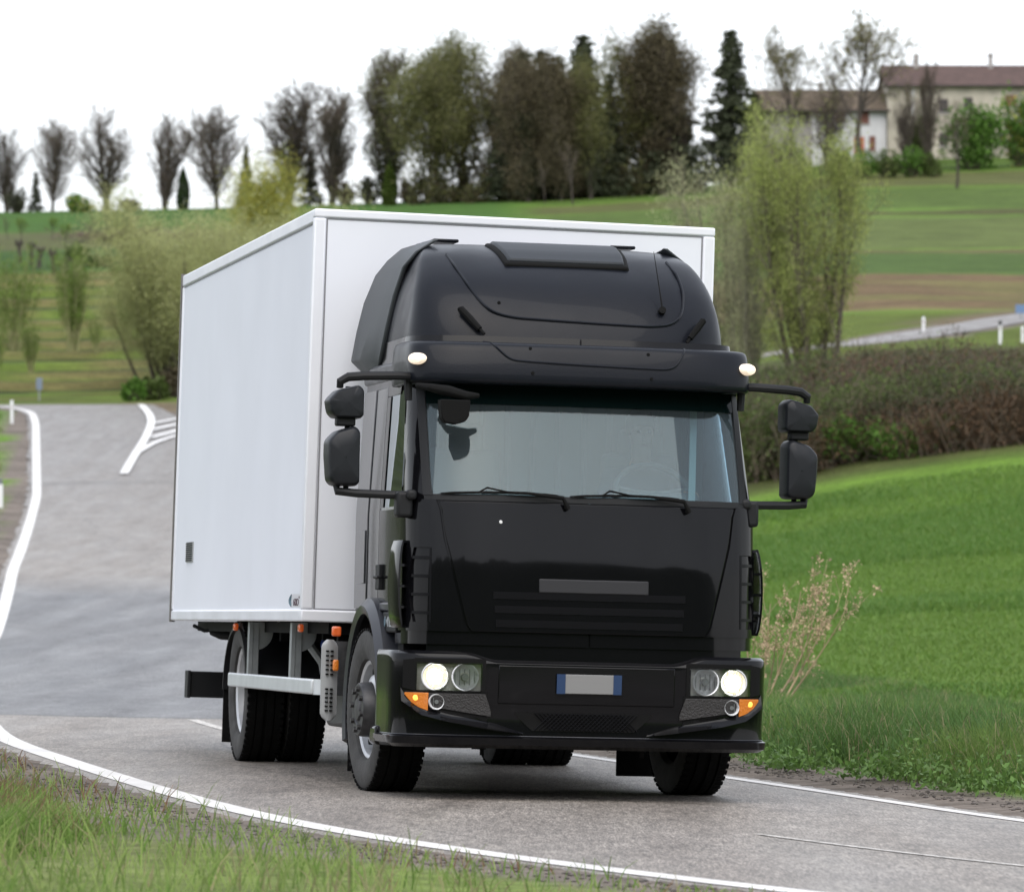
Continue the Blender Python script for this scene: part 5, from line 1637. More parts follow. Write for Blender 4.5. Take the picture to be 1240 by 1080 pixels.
def green_bush(name, px, ytop, ybase, w_px, Y, seed, leaf, label, n=2600, twig=TWIG, size=.22, leaf2=None, f2=0.0, cat='shrub', group=None, lumps=7, dpt=.8):
    rng = np.random.default_rng(seed); X = gx(px, Y); z = float(H(X, Y)[0]); yb = 745 - (z - EYE) / Y * F
    hh = (yb - ytop) / F * Y; ww = w_px / F * Y / 2
    ells = []
    for k in range(lumps):
        a = rng.random() * 6.28; q = rng.random() ** .6 * .55
        zz = hh * (.30 + .42 * rng.random())
        ells.append((ww * q * math.cos(a), ww * dpt * q * math.sin(a), zz, ww * (.38 + .25 * rng.random()), ww * .45, min(hh - zz, hh * .42) * (.8 + .25 * rng.random())))
    ells.append((0, 0, hh * .35, ww * .72, ww * .6, hh * .36))
    me = bush_mesh(name, ells, n, size, seed, leaf, twig, 120, leaf2, f2)
    me.transform(Matrix.Identity(4))
    o = obj_from(me, name, None, (X, Y, z - .08))
    return tag(o, label, cat, group)
green_bush('willow_bush', 318, 178, 320, 112, 262, 49, LYEL, 'yellow-green rounded willow crown standing above the edge of the box body roof', 60000, twig=TWIGG, size=.075, leaf2=LWIL, f2=.4, lumps=26)
green_bush('bush', 92, 232, 258, 42, 420, 41, LGRN, 'rounded yellow-green bush under the bare trees on the left ridge', 1500, leaf2=LYEL, f2=.3)
green_bush('bush', 1182, 120, 198, 92, 398, 42, LGRN, 'big fresh green bush in front of the farmhouse windows', 5200, size=.26)
green_bush('bush', 1238, 106, 198, 60, 400, 43, LGRN, 'fresh green bush at the right edge below the farmhouse', 3200, size=.26, leaf2=LYEL, f2=.15)
green_bush('bush', 1112, 128, 195, 44, 404, 44, LHED, 'dark green upright bush against the left end of the tall farmhouse', 2200, size=.24)
green_bush('bush', 960, 170, 215, 60, 392, 45, LHED, 'olive bush at the foot of the lower farmhouse wing', 1800)
green_bush('bush', 20, 226, 262, 36, 424, 46, LDRK, 'dark bush at the left end of the ridge', 1000)
green_bush('bush', 905, 150, 220, 50, 402, 47, LDRK, 'dark bush beneath the lone spruce', 2200)
for k, (px, yt, w_, lf, lab) in enumerate(((328, 208, 34, LDRK, 'low dark bush on the ridge left of the yellow willow top'), (420, 214, 40, LBRN, 'low brown bush on the ridge above the box front corner'), (446, 210, 30, LDRK, 'dark bush on the ridge left of the light green cypress'), (492, 212, 34, LBRN, 'brown bush on the ridge right of the light green cypress'), (158, 238, 30, LBRN, 'small brown bush on the ridge right of the forked bare tree'), (300, 220, 34, LBRN, 'brown bush on the ridge beneath the thin conifer'))):
    green_bush('bush', px, yt, 255, w_, 424, 200 + k, lf, lab, 1100)
for k, (px, w_, yt) in enumerate(((1015, 34, 178), (1045, 36, 175), (1075, 34, 174), (1104, 36, 176), (1132, 30, 180))):
    green_bush('hedge_bush', px, yt, 205, w_ * 1.3, 388, 50 + k, LGRN if k % 2 else LHED, ['low green hedge bush at the left end of the farm hedge, behind the willow', 'low green hedge bush below the orange door of the farmhouse', 'third hedge bush of the farm hedge from the left', 'hedge bush of the farm hedge left of its last one', 'last hedge bush of the farm hedge on the right'][k], 1400, size=.2, group='low hedge bushes below the farmhouse')
# undergrowth that closes the foot of the ridge clump: reads as one mass
rng = np.random.default_rng(60); E_ = []
for px in np.arange(500, 850, 7):
    Y = 408 + 6 * rng.random(); X = gx(px, Y); z = rise(px, Y); hh = 1.5 + 2.0 * rng.random()
    E_.append((X, Y, z + hh * .4, .6 + .4 * rng.random(), .5, hh * .6))
C = blob_points(rng, E_, 26000); V, Q = leafquads(C, .20, rng)
mi = (rng.random(len(Q)) * 3).astype(int)
tag(obj_from(fast_mesh('undergrowth', V, Q.ravel(), 4, [LDRK, LBRN, LOLV], mi=mi), 'undergrowth'), 'dark tangled undergrowth at the foot of the ridge clump', 'undergrowth', kind='stuff')

# --- willows
P_wil = dict(h=6.2, r=.10, stems=7, spread=.22, base=.7, levels=4, nseg=[8, 5, 4, 4], wob=[.05, .10, .14, .2], up=[.03, .08, .02, -.02], taper=.2, leaf_lv=2,
             nch=[15, 6, 5], start=[.04, .15, .1], ang=[24, 30, 36], ratio=[.30, .5, .5], rr=[.4, .5, .6], rmin=.006, shape=lambda t: .6 + .6 * math.sin(t * math.pi), trunk_lv=1)
wilA = tree_meshes('willow_a', dict(P_wil, spread=.30, stems=9), 78, BARK, TWIG, LWIL, 46000, .055, .17)
wilB = tree_meshes('willow_b', dict(P_wil, stems=7, spread=.20), 72, BARKL, mat('pale_twig', (.20, .19, .13), .9, island=.3), LWIP, 15000, .055, .24)
stand('willow', wilA, 985, 150, 156, 6.9, 'tall pale green willow clump with several dark stems right of the truck', .82, rz=.4)
stand('willow', wilB, 893, 200, 160, 6.2, 'greyish bare-looking willow left of the tall green one, behind the truck roof', .80, rz=4.5)
stand('willow', wilB, 915, 250, 158, 6.9, 'lower greyish willow between the taller two right of the truck', .8, rz=2.9)
P_wb = dict(P_wil, h=4.6, stems=16, spread=.75, base=1.6, nch=[12, 6, 5], ratio=[.4, .5, .5], start=[.1, .1, .1])
wilC = tree_meshes('willow_bush', P_wb, 73, BARK, TWIGG, mat('grey_willow_leaf', (.40, .42, .19), .65, island=.4, noise=.15, nscale=.6, transl=.5), 110000, .048, .30)
stand('willow_bush', wilC, 268, 262, 222, 5.0, 'big rounded pale green willow bush behind the rear of the box body', 1.12, 'bush', rz=.2)
stand('willow_bush', wilC, 196, 330, 224, 5.0, 'lower left part of the pale willow growth beside the terraced slope', .8, 'bush', rz=2.2)

# --- fan-shaped saplings on the terraces
P_sap = dict(h=3.0, r=.022, stems=30, spread=.24, base=.22, levels=3, nseg=[6, 3, 2], wob=[.02, .06, .1], up=[.02, .10, .1], taper=.2, leaf_lv=0,
             nch=[8, 3], start=[.2, .2], ang=[14, 18], ratio=[.22, .5], rr=[.5, .6], rmin=.005, shape=lambda t: 1, trunk_lv=1)
sapA = tree_meshes('fan_sapling_a', P_sap, 81, TWIGG, TWIGG, LSAP, 6000, .055, .08)
sapB = tree_meshes('fan_sapling_b', dict(P_sap, stems=20, spread=.34), 82, TWIGG, TWIGG, LSAP, 5000, .055, .09)
GS = 'fan-shaped saplings on the terraces'
for px, yb, yt, ms, w, lab in ((88, 430, 318, sapA, 1.0, 'tallest fan-shaped sapling in the middle of the terraces'), (16, 425, 318, sapB, 1.0, 'tall fan-shaped sapling at the left edge of the terraces'),
    (37, 456, 400, sapA, .85, 'short fan-shaped sapling low on the left of the terraces'), (115, 434, 388, sapB, .7, 'small sapling right of the tallest fan-shaped one'),
    (152, 428, 335, sapA, .6, 'narrow sapling beside the pale willow bush'), (-6, 470, 395, sapB, .8, 'low sapling cut by the left edge of the photo')):
    X, Y = at_px(px, yb, 205, 300)
    hh = (yb - yt) / F * Y
    place_tree('fan_sapling', ms, X, Y, hh / 3.0, RNG.random() * 6, lab, 'sapling', GS, dz=-.05, sxy=w)
# orchard of tiny trees above, and black pollard stumps on the path
for k, (px, yb, yt, ms) in enumerate(((25, 292, 262, smallG), (62, 290, 262, smallG), (78, 300, 268, smallG), (106, 296, 264, smallT), (128, 286, 250, smallT), (162, 308, 248, smallT), (8, 290, 262, smallT), (188, 292, 266, smallG))):
    X, Y = at_px(px, yb, 300, 420); hh = (yb - yt) / F * Y
    place_tree('orchard_tree', ms, X, Y, hh / 3.4, k * 1.3, ['low green orchard tree near the left edge, above the first stump', 'low green orchard tree above the stumps', 'green orchard tree right above the middle stump', 'small bare orchard tree right of the green ones', 'thin bare orchard tree on the slope under the ridge', 'taller bare orchard tree beside the brushwood pile', 'bare orchard tree cut by the left edge', 'green orchard tree right of the brushwood pile'][k], 'tree', 'small orchard trees on the left slope')
for k, (px, yb, yt) in enumerate(((24, 318, 295), (37, 320, 298), (46, 324, 303), (65, 333, 308), (80, 336, 318), (88, 338, 320))):
    X, Y = at_px(px, yb, 290, 340); hh = (yb - yt) / F * Y * 1.25; q = MB()
    lean = (k % 3 - 1) * .12
    q.tube([(0, 0, -.1), (lean * .5, 0, hh * .4), (lean, 0, hh * .72)], [.15, .12, .15], 7)
    for j in range(5):
        a = j * 1.3 + k; q.tube([(lean, 0, hh * .68), (lean + .18 * math.cos(a), .15 * math.sin(a), hh * .82), (lean + .24 * math.cos(a), .2 * math.sin(a), hh * (.92 + .06 * (j % 2)))], [.09, .10, .06], 6)
    q.lathe([(-.12, .01), (-.08, .15), (.02, .17), (.08, .10), (.1, .01)], (lean, 0, hh * .75), 'z', 9)
    o = q.build('pollard_stump', BARKD, None, loc=(X, Y, float(H(X, Y)[0])))
    tag(o, ['leftmost black pollard stump on the terrace path', 'second black pollard stump from the left', 'black pollard stump leaning beside the second one', 'single black pollard stump in the middle of the path', 'forked black pollard stump low on the path', 'lowest and rightmost black pollard stump'][k], 'tree stump', 'black pollard stumps along the path')
# brushwood pile
X, Y = at_px(165, 292, 320, 400); rng = np.random.default_rng(90); n_ = 900
c = rng.normal(size=(n_, 3)) * np.array([2.1, .8, .28]); c[:, 2] = np.abs(c[:, 2]) + .1
d = rng.normal(size=(n_, 3)) * np.array([1, 1, .35]); d /= np.linalg.norm(d, axis=1)[:, None]
V, Q = tubes(np.c_[c - d * .5, c + d * .5, np.full(n_, .03), np.full(n_, .01)], 3)
tag(obj_from(fast_mesh('brushwood_pile', V, Q.ravel(), 4, [mat('brushwood', (.13, .09, .08), .9, island=.4)]), 'brushwood_pile', None, (X, Y, float(H(X, Y)[0]) + .1)), 'long heap of cut greyish-purple brushwood on the left slope', 'brushwood pile')
# dark shrubs at the willow foot and along the left slope
for k, (px, yt, yb, w, y0, lf, n_) in enumerate(((185, 452, 478, 44, 212, LHED, 1800), (160, 455, 485, 34, 211, LGRN, 1400), (212, 440, 480, 40, 214, LBRN, 1600), (120, 305, 330, 60, 312, LHED, 1500), (150, 318, 348, 40, 300, LGRN, 1300), (96, 292, 322, 44, 318, LHED, 1200))):
    green_bush('shrub', px, yt, yb, w, y0, 100 + k, lf, ['dark green shrub at the foot of the pale willow bush', 'low fresh green shrub on the bank above the far end of the road', 'brown leafless shrub against the rear edge of the box body', 'wide dark shrub right of the pollard stumps', 'green shrub above the narrow sapling', 'shrub behind the lowest pollard stumps'][k], n_, size=.16)

# --- bank of scrub above the right-hand field
rng = np.random.default_rng(110); E_ = []; kinds = []
for i in range(420):
    px = 870 + 420 * rng.random(); Y = 133.5 + 22 * rng.random() ** 1.1
    X = gx(px, Y); z = rise(px, Y)
    ytop = np.interp(px, [870, 1000, 1080, 1150, 1240], [446, 436, 420, 412, 424]) + 30 * rng.random() - (34 * rng.random() if rng.random() < .22 else 0)
    hh = min(1.1 + 1.6 * rng.random(), EYE + (745 - ytop) * Y / F - z)
    if hh < .35: continue
    E_.append((X, Y, z + hh * .40, .6 + .5 * rng.random(), .6, hh * .52))
C = blob_points(rng, E_, 210000)
V1, Q1 = leafquads(C, .070, rng)
v_ = nz2(C[:, 0] * 1.0 + 40, C[:, 2] * 1.3 + C[:, 1] * .3, 2.4, 9) + .35 * (rng.random(len(C)) - .5)
ux = C[:, 0] / C[:, 1]
v_ = v_ + (ux - .085) * 5.0 
mi1 = np.where(v_ > .66, 1, np.where(v_ > .50, 3, 2))
T = C[rng.choice(len(C), 16000)]; d = rng.normal(size=(16000, 3)) * np.array([.5, .5, .5]) + np.array([0, 0, .8]); d /= np.linalg.norm(d, axis=1)[:, None]
ln = .5 + 1.0 * rng.random(16000)
V2, Q2 = tubes(np.c_[T - d * ln[:, None] * .6, T + d * ln[:, None] * .4, np.full(16000, .010), np.full(16000, .004)], 3)
V, Q, mi = join([(V2, Q2, 0), (V1, Q1, 1)]); mi[len(Q2):] = mi1
tag(obj_from(fast_mesh('bank_scrub', V, Q.ravel(), 4, [mat('bramble_cane', (.10, .078, .055), .9, island=.4), LRED, LHED, mat('scrub_leaf', (.050, .062, .026), .7, island=.4, transl=.3)], mi=mi), 'bank_scrub'),
    'tangle of brown brambles and green scrub covering the bank above the field', 'scrub', kind='stuff')
for k, (px, yt, w, Y, lf) in enumerate(((950, 470, 90, 135, LGRN), (1025, 495, 110, 134.5, LGRN), (905, 480, 80, 135, LHED), (1085, 505, 90, 134, LGRN), (1150, 495, 90, 134.5, LHED), (1195, 450, 80, 139, LRED), (1050, 440, 70, 144, LHED), (985, 432, 60, 146, LHED))):
    green_bush('shrub', px, yt, 590, w, Y, 120 + k, lf, ['fresh green shrub just right of the right-hand mirror arms', 'bright green shrub on the bank right of the mirror', 'green shrub at the left end of the bank, behind the cab edge', 'green shrub in the middle of the bank', 'olive shrub at the lower edge of the bank, above the field', 'reddish-brown bramble shrub near the right end of the bank', 'dark shrub at the top of the bank under the far road', 'dark shrub at the foot of the tall willow stems'][k], 5200, size=.065, leaf2=LRED, f2=.25, lumps=16, group='shrubs on the bank above the field')

# --- grass
def blades(name, X, Y, h, w, lean, rng, mats, mi, zoff=0.0):
    k = len(X); Z = H(X, Y) + zoff
    a = rng.random(k) * 6.28; b = rng.random(k) * 6.28
    wx, wy = np.cos(a) * w / 2, np.sin(a) * w / 2
    lx, ly = np.cos(b) * lean * h, np.sin(b) * lean * h
    P = np.zeros((k, 7, 3))
    for j, (t, ww) in enumerate(((0, 1.0), (.5, .8), (.85, .45))):
        cx = X + lx * t ** 1.8; cy = Y + ly * t ** 1.8; cz = Z + h * t * (1 - .15 * t * lean)
        P[:, j * 2] = np.stack([cx - wx * ww, cy - wy * ww, cz], 1); P[:, j * 2 + 1] = np.stack([cx + wx * ww, cy + wy * ww, cz], 1)
    P[:, 6] = np.stack([X + lx, Y + ly, Z + h * (1 - .25 * lean)], 1)
    base = (np.arange(k) * 7)[:, None]
    Qd = np.concatenate([base + np.array([[0, 1, 3, 2]]), base + np.array([[2, 3, 5, 4]]), base + np.array([[4, 5, 6, 6]])], 1).reshape(-1, 4)
    tri = Qd[2::3, :3]; qd = np.concatenate([Qd[0::3], Qd[1::3]])
    me = bpy.data.meshes.new(name)
    nf = len(qd) + len(tri); fl = np.concatenate([qd.ravel(), tri.ravel()]).astype(np.int32)
    st_ = np.concatenate([np.arange(len(qd)) * 4, len(qd) * 4 + np.arange(len(tri)) * 3]).astype(np.int32)
    me.vertices.add(k * 7); me.vertices.foreach_set('co', P.astype(np.float32).ravel())
    me.loops.add(len(fl)); me.loops.foreach_set('vertex_index', fl)
    me.polygons.add(nf); me.polygons.foreach_set('loop_start', st_)
    for m in mats: me.materials.append(m)
    me.polygons.foreach_set('material_index', np.concatenate([mi, mi, mi]).astype(np.int32))
    me.update(calc_edges=True)
    return me
def GMt(name, c): return mat(name, c, .6, island=.35, transl=.6, spec=.25)
GA = GMt('grass_bright', (.27, .35, .11)); GM2 = GMt('grass_mid_bright', (.165, .265, .06)); GB = GMt('grass_mid', (.175, .265, .070)); GC = GMt('grass_straw', (.34, .30, .17)); GD = GMt('grass_dark', (.090, .170, .040)); GE = GMt('grass_red', (.24, .15, .09))
GF = GMt('grass_blue', (.130, .230, .075))

# left foreground verge
rng = np.random.default_rng(130); n_ = 330000
Y = 11 + 31 * rng.random(n_) ** .9; X = -.118 * Y - .9 + (.118 * Y + .9 + 1.6) * rng.random(n_)
d = road_dist(X, Y)
edge = .80 + .45 * nz2(X, Y, 1.3, 31) + .35 * nz2(X, Y, .35, 32) - .45 * sstep(20, 30, Y) + 2.4 * (1 - sstep(17.0, 25.0, Y))
pr = sstep(0, .5, d - edge); pr = np.maximum(pr, .05 * (d > .25))
k = (rng.random(n_) < pr) & (X < XL(Y)); X, Y, d = X[k], Y[k], d[k]; print('left grass', len(X))
cl = nz2(X, Y, .55, 33); c2 = nz2(X, Y, 1.6, 34)
h = (.04 + .20 * cl ** 2.2 * 1.25 + .10 * rng.random(len(X))) * (.45 + .65 * sstep(.4, 1.6, d - .4)) * (.75 + .75 * sstep(18, 26, Y)); tall = rng.random(len(X)) < .02; h[tall] *= 1.7
v = c2 + .5 * (rng.random(len(X)) - .5)
mi = np.where(v > .76, 2, np.where(v > .40, 0, 1)); mi[(rng.random(len(X)) < .08)] = 2
red = (nz2(X, Y, .9, 35) > .66) & (d < 1.6) & (rng.random(len(X)) < .6); mi[red] = 3
tag(obj_from(blades('verge_grass', X, Y, h, .006 + .003 * rng.random(len(X)), .25 + .75 * rng.random(len(X)), rng, [GA, GM2, GC, GE], mi), 'verge_grass'), 'bright tufted grass on the near verge at the bottom left', 'grass', kind='stuff')

# right verge: taller, darker, weeds at its foot, seed heads above
n_ = 300000
Y = 22 + 44 * rng.random(n_) ** .9; X = XR(Y) + 7.0 * rng.random(n_) ** 1.15
k = X < .118 * Y + 1.3; X, Y = X[k], Y[k]
d = road_dist(X, Y); edge = .40 + .35 * nz2(X, Y, 1.2, 41) + .25 * nz2(X, Y, .3, 42)
k = rng.random(len(X)) < sstep(0, .3, d - edge); X, Y, d = X[k], Y[k], d[k]; print('right grass', len(X))
cl = nz2(X, Y, .7, 43); prof_ = sstep(.2, 1.6, d) * (1 - .62 * sstep(2.8, 5.0, d))
h = (.07 + .26 * cl + .14 * rng.random(len(X))) * (.40 + .70 * prof_)
v = nz2(X, Y, 1.4, 44) + .5 * (rng.random(len(X)) - .5)
mi = np.where(v > .60, 0, np.where(v > .30, 1, 2)); mi[rng.random(len(X)) < .10] = 3
tag(obj_from(blades('tall_grass', X, Y, h, .006 + .004 * rng.random(len(X)), .15 + .6 * rng.random(len(X)), rng, [GB, GF, GD, GC], mi), 'tall_grass'), 'tall seeding grass on the far verge right of the truck', 'grass', kind='stuff')
# broad-leaved weeds
Cs = []; rng = np.random.default_rng(150)
for i in range(150):
    Y0 = 24 + 34 * rng.random(); dd = .55 + 1.3 * rng.random() ** 1.5; X0 = float(XR(Y0)) + dd * 1.12
    r_ = .08 + .13 * rng.random(); m = int(90 + 120 * rng.random())
    p = rng.normal(size=(m, 3)) * np.array([r_, r_, r_ * .5]); z0 = float(H(X0, Y0)[0]); p[:, 2] = np.abs(p[:, 2]) + .03
    Cs.append(p + np.array([X0, Y0, z0]))
C = np.concatenate(Cs); V, Q = leafquads(C, .024, rng, aspect=1.8)
tag(obj_from(fast_mesh('weeds', V, Q.ravel(), 4, [mat('weed_leaf', (.110, .205, .045), .55, island=.35, transl=.35)]), 'weeds'), 'broad-leaved green weeds along the foot of the tall grass', 'weeds', kind='stuff')
# short field grass beyond, and by the far left verge
n_ = 260000
u_ = .045 + .075 * rng.random(n_); Y = 44 + 84 * rng.random(n_) ** 1.2; X = u_ * Y
d = road_dist(X, Y); k = d > 4.0; X, Y = X[k], Y[k]
v = nz2(X * .35, Y, 5.0, 12); h = .05 + .10 * rng.random(len(X)) + .12 * sstep(.5, .65, v)
mi = np.where(v + .25 * (rng.random(len(X)) - .5) > .55, 1, 0); mi[rng.random(len(X)) < .12] = 2
tag(obj_from(blades('field_grass', X, Y, h, .014 + .012 * rng.random(len(X)), .3 + .7 * rng.random(len(X)), rng, [mat('field_blade', (.135, .235, .040), .6, island=.25, transl=.4), mat('field_blade_dark', (.110, .215, .036), .6, island=.25, transl=.4), mat('field_blade_light', (.175, .255, .05), .6, island=.25, transl=.4)], mi), 'field_grass'), 'short green crop grass of the field below the bank', 'grass', kind='stuff')
n_ = 60000
Y = 75 + 128 * rng.random(n_); X = XL(Y) - .7 - 7 * rng.random(n_); d = road_dist(X, Y); k = d > .7 + .9 * nz2(X, Y, 3, 51); X, Y = X[k], Y[k]
mi = (rng.random(len(X)) * 3).astype(int)
tag(obj_from(blades('far_verge_grass', X, Y, .10 + .2 * rng.random(len(X)), .03, .5 + 0 * X, rng, [GB, GD, GC], mi), 'far_verge_grass'), 'grass on the left verge beside the far part of the road', 'grass', kind='stuff')
# pebbles on the shoulders
rng = np.random.default_rng(160); n_ = 5200
Y = 15 + 42 * rng.random(n_) ** 1.3; sd_ = rng.random(n_) < .5; off = .32 + .55 * rng.random(n_) ** 1.5
X = np.where(sd_, XL(Y) - off * 1.12, XR(Y) + off * 1.12); Z = H(X, Y)
V, Q = leafquads(np.stack([X, Y, Z + .006], 1), .022, rng)
Vb = []; 
o6 = np.array([(1, 0, 0), (-1, 0, 0), (0, 1, 0), (0, -1, 0), (0, 0, 1), (0, 0, -1)], float)
f8 = np.array([(0, 2, 4), (2, 1, 4), (1, 3, 4), (3, 0, 4), (2, 0, 5), (1, 2, 5), (3, 1, 5), (0, 3, 5)])
s_ = (.006 + .016 * rng.random(n_) ** 2)[:, None, None]
V = np.stack([X, Y, Z + .004], 1)[:, None] + o6[None] * s_ * (.6 + .7 * rng.random((n_, 6, 1))) * np.array([1, 1, .6])
Fq = (f8[None] + (np.arange(n_) * 6)[:, None, None]).reshape(-1)
tag(obj_from(fast_mesh('gravel', V.reshape(-1, 3), Fq, 3, [mat('pebble', (.12, .105, .095), .9, island=.5)]), 'gravel'), 'loose stones and crumbs of asphalt along both edge lines', 'gravel', kind='stuff')

# --- dead straw-coloured shrub beyond the right verge
rng = np.random.default_rng(170)
P_dead = dict(h=1.35, r=.012, stems=12, spread=.95, base=.25, levels=3, nseg=[7, 4, 3], wob=[.07, .12, .15], up=[.03, .06, .05], taper=.3, leaf_lv=1,
              nch=[6, 3], start=[.35, .2], ang=[28, 34], ratio=[.35, .5], rr=[.6, .7], rmin=.003, shape=lambda t: 1, trunk_lv=1)
dm_ = tree_meshes('dry_shrub', P_dead, 173, mat('straw_stem', (.36, .27, .17), .9, island=.3), mat('straw_stem', (.3, .2, .1)), mat('straw_bloom', (.50, .38, .25), .9, island=.35, transl=.3), 3800, .022, .020)
place_tree('dry_shrub', dm_, gx(915, 46), 46, 1.0, 2.0, 'straw-coloured dry shrub with fuzzy branch ends right behind the cab corner', 'shrub', dz=-.02)

# ------------------------------------------------------------------ roadside posts and signs
PWH = mat('post_white', (.72, .73, .75), .5); PBK = mat('post_black', (.03, .03, .03), .5)
def delineator(px, yb, y0, y1, h, label, black=True):
    X, Y = at_px(px, yb, y0, y1); z = float(H(X, Y)[0])
    q = MB(); q.prism([(-.06, -.05), (.06, -.05), (.045, .06), (-.045, .06)], 'z', -.1, h * (.80 if black else .96))
    P = [(-.06, h * (.80 if black else .96))]
    o = q.build('marker_post', PWH, None, bevel=.01, loc=(X, Y, z))
    c = MB()
    c.prism([(-.058, -.048), (.058, -.048), (.043, .058), (-.043, .058)], 'z', h * (.80 if black else .96), h)
    c.build('post_cap', PBK if black else PWH, o, bevel=.01)
    rf = MB(); rf.b2((-.025, -.056, h * .62), (.025, -.0505, h * .76)); rf.build('reflector', mat('post_reflector', (.35, .3, .3), .3), o)
    return tag(o, label, 'marker post', 'white roadside marker posts')
delineator(14, 513, 180, 206, .85, 'white marker post at the far left where the road crests', False)
X, Y = -9.75 * 1.50, 144
X = gx(-1, 143); o_ = None
q = MB(); q.prism([(-.11, -.05), (.11, -.05), (.08, .06), (-.08, .06)], 'z', -.1, .66)
o = q.build('marker_post', PWH, None, bevel=.01, loc=(X, 143, float(H(X, 143)[0]))); c = MB(); c.prism([(-.10, -.05), (.10, -.05), (.07, .055), (-.07, .055)], 'z', .66, .82); c.build('post_cap', mat('post_grey', (.15, .16, .17), .5), o, bevel=.01)
tag(o, 'white marker post cut off by the left edge beside the climbing road', 'marker post', 'white roadside marker posts')
delineator(1119, 401, 165, 230, .62, 'small white marker post on the uphill side of the far right road', False)
delineator(1212, 418, 150, 200, .80, 'white marker post with a black top near the far right road')
delineator(1239, 417, 150, 200, .55, 'white marker post cut off by the right edge of the photo', False)
def road_sign(px, yb, yt, y0, y1, wd, hh, label, col):
    X, Y = at_px(px, yb, y0, y1); z = float(H(X, Y)[0]); Ht = (yb - yt) / F * Y
    q = MB(); q.tube([(0, .03, -.1), (0, .03, Ht)], .03, 8); o = q.build('road_sign', mat('sign_pole', (.30, .32, .33), .45, metal=.5), None, loc=(X, Y, z))
    b = MB(); b.b2((-wd / 2, -.01, Ht - hh), (wd / 2, .01, Ht)); b.build('sign_plate', col, o, bevel=.008)
    return tag(o, label, 'road sign')
SGB = mat('sign_back', (.16, .20, .27), .5)
road_sign(47, 486, 458, 202, 222, .26, .50, 'thin grey-blue signpost where the left verge meets the terraces', SGB)
road_sign(1237, 386, 366, 195, 235, .42, .35, 'blue-grey road sign at the right edge beside the far right road', mat('sign_blue', (.12, .20, .34), .5))

# ------------------------------------------------------------------ the farmhouse
HY = 416.0
def hp(px, py, Y=HY): return gx(px, Y), EYE + (745 - py) * Y / F
WCR = mat('cream_render', (.42, .385, .32), .9, noise=.40, nscale=.5, bump=.3, bscale=2)
WWH = mat('white_render', (.60, .60, .62), .9, noise=.12, nscale=.4)
WGR = mat('stained_render', (.33, .31, .30), .9, noise=.35, nscale=.5)
ROF = mat('roof_tiles', (.092, .058, .050), .85, noise=.25, nscale=1.5, bump=.8, bscale=4)
ROF2 = mat('old_roof_tiles', (.105, .080, .055), .9, noise=.3, nscale=1.2, bump=.8, bscale=4)
SHU = mat('dark_shutter', (.045, .035, .035), .6); SHB = mat('brown_shutter', (.16, .06, .04), .6); ORD = mat('orange_door', (.42, .11, .05), .6)
def wall_with_roof(name, x0, x1, y0, dep, zb, ze, zr, wm, rm_, ov, label):
    r = empty(name, (x0, y0, zb)); W_ = x1 - x0; h = ze - zb
    q = MB(); q.b2((0, 0, -1.5), (W_, dep, h)); 
    q.prism([(0.002, h), (dep - .002, h), (dep / 2, zr - zb - .1)], 'x', .002, W_ - .002)
    q.build('wall', wm, r)
    R_ = zr - zb; q = MB(); sl = (R_ - h) / (dep / 2)
    q.prism([(-ov, h - ov * sl), (dep / 2, R_), (dep + ov, h - ov * sl), (dep + ov, h - ov * sl + .16), (dep / 2, R_ + .18), (-ov, h - ov * sl + .16)], 'x', -ov * .6, W_ + ov * .6)
    # tile rows as real ridges
    for k in range(int(W_ / .34)):
        x = k * .34; q.tube([(x, -ov, h - ov * sl + .17), (x, dep / 2, R_ + .19)], .045, 4, cap=False)
    rf = q.build('roof', rm_, r)
    q = MB(); q.tube([(-ov * .5, -ov - .05, h - ov * sl + .05), (W_ + ov * .5, -ov - .05, h - ov * sl + .05)], .07, 8); q.build('gutter', SHU, r)
    tag(r, label, 'farmhouse')
    return r, rf
def window(r, px, py, w, h, m, name='window', frame=WWH):
    X, Z = hp(px, py, HY); X -= r.location.x; Z -= r.location.z
    q = MB(); q.b2((X - w / 2, -.025, Z - h / 2), (X + w / 2, .06, Z + h / 2)); o = q.build(name, m, r)
    q = MB(); q.b2((X - w / 2 - .1, -.09, Z - h / 2 - .12), (X + w / 2 + .1, -.001, Z - h / 2 - .001)); q.build('sill', WGR, o)
    q = MB(); q.b2((X - .02, -.04, Z - h / 2 + .02), (X + .02, -.026, Z + h / 2 - .02)); q.build('frame', m if m is not SHU else mat('frame_grey', (.12, .11, .11), .6), o)
    return o
def chimney(rf, r, px, yt, yb, w):
    X, Zt = hp(px, yt); _, Zb = hp(px, yb); X -= r.location.x; Zt -= r.location.z; Zb -= r.location.z
    q = MB(); q.b2((X - w / 2, 3.2, Zb - 1.2), (X + w / 2, 3.2 + w, Zt - .25)); q.b2((X - w / 2 - .08, 3.12, Zt - .25), (X + w / 2 + .08, 3.28 + w, Zt - .15)); q.b2((X - w / 2 + .06, 3.26, Zt - .15), (X + w / 2 - .06, 3.14 + w, Zt))
    q.build('chimney', WGR, rf)
x0, ze = hp(1104, 101); x1 = gx(1330, HY); _, zr = hp(1104, 74); _, zb = hp(1104, 192)
r, rf = wall_with_roof('farmhouse', x0 - 1.9, x1, HY, 8, zb, ze, zr + .0, WCR, ROF, .5, 'tall cream farmhouse with a dark red tiled roof and shuttered windows on the hilltop')
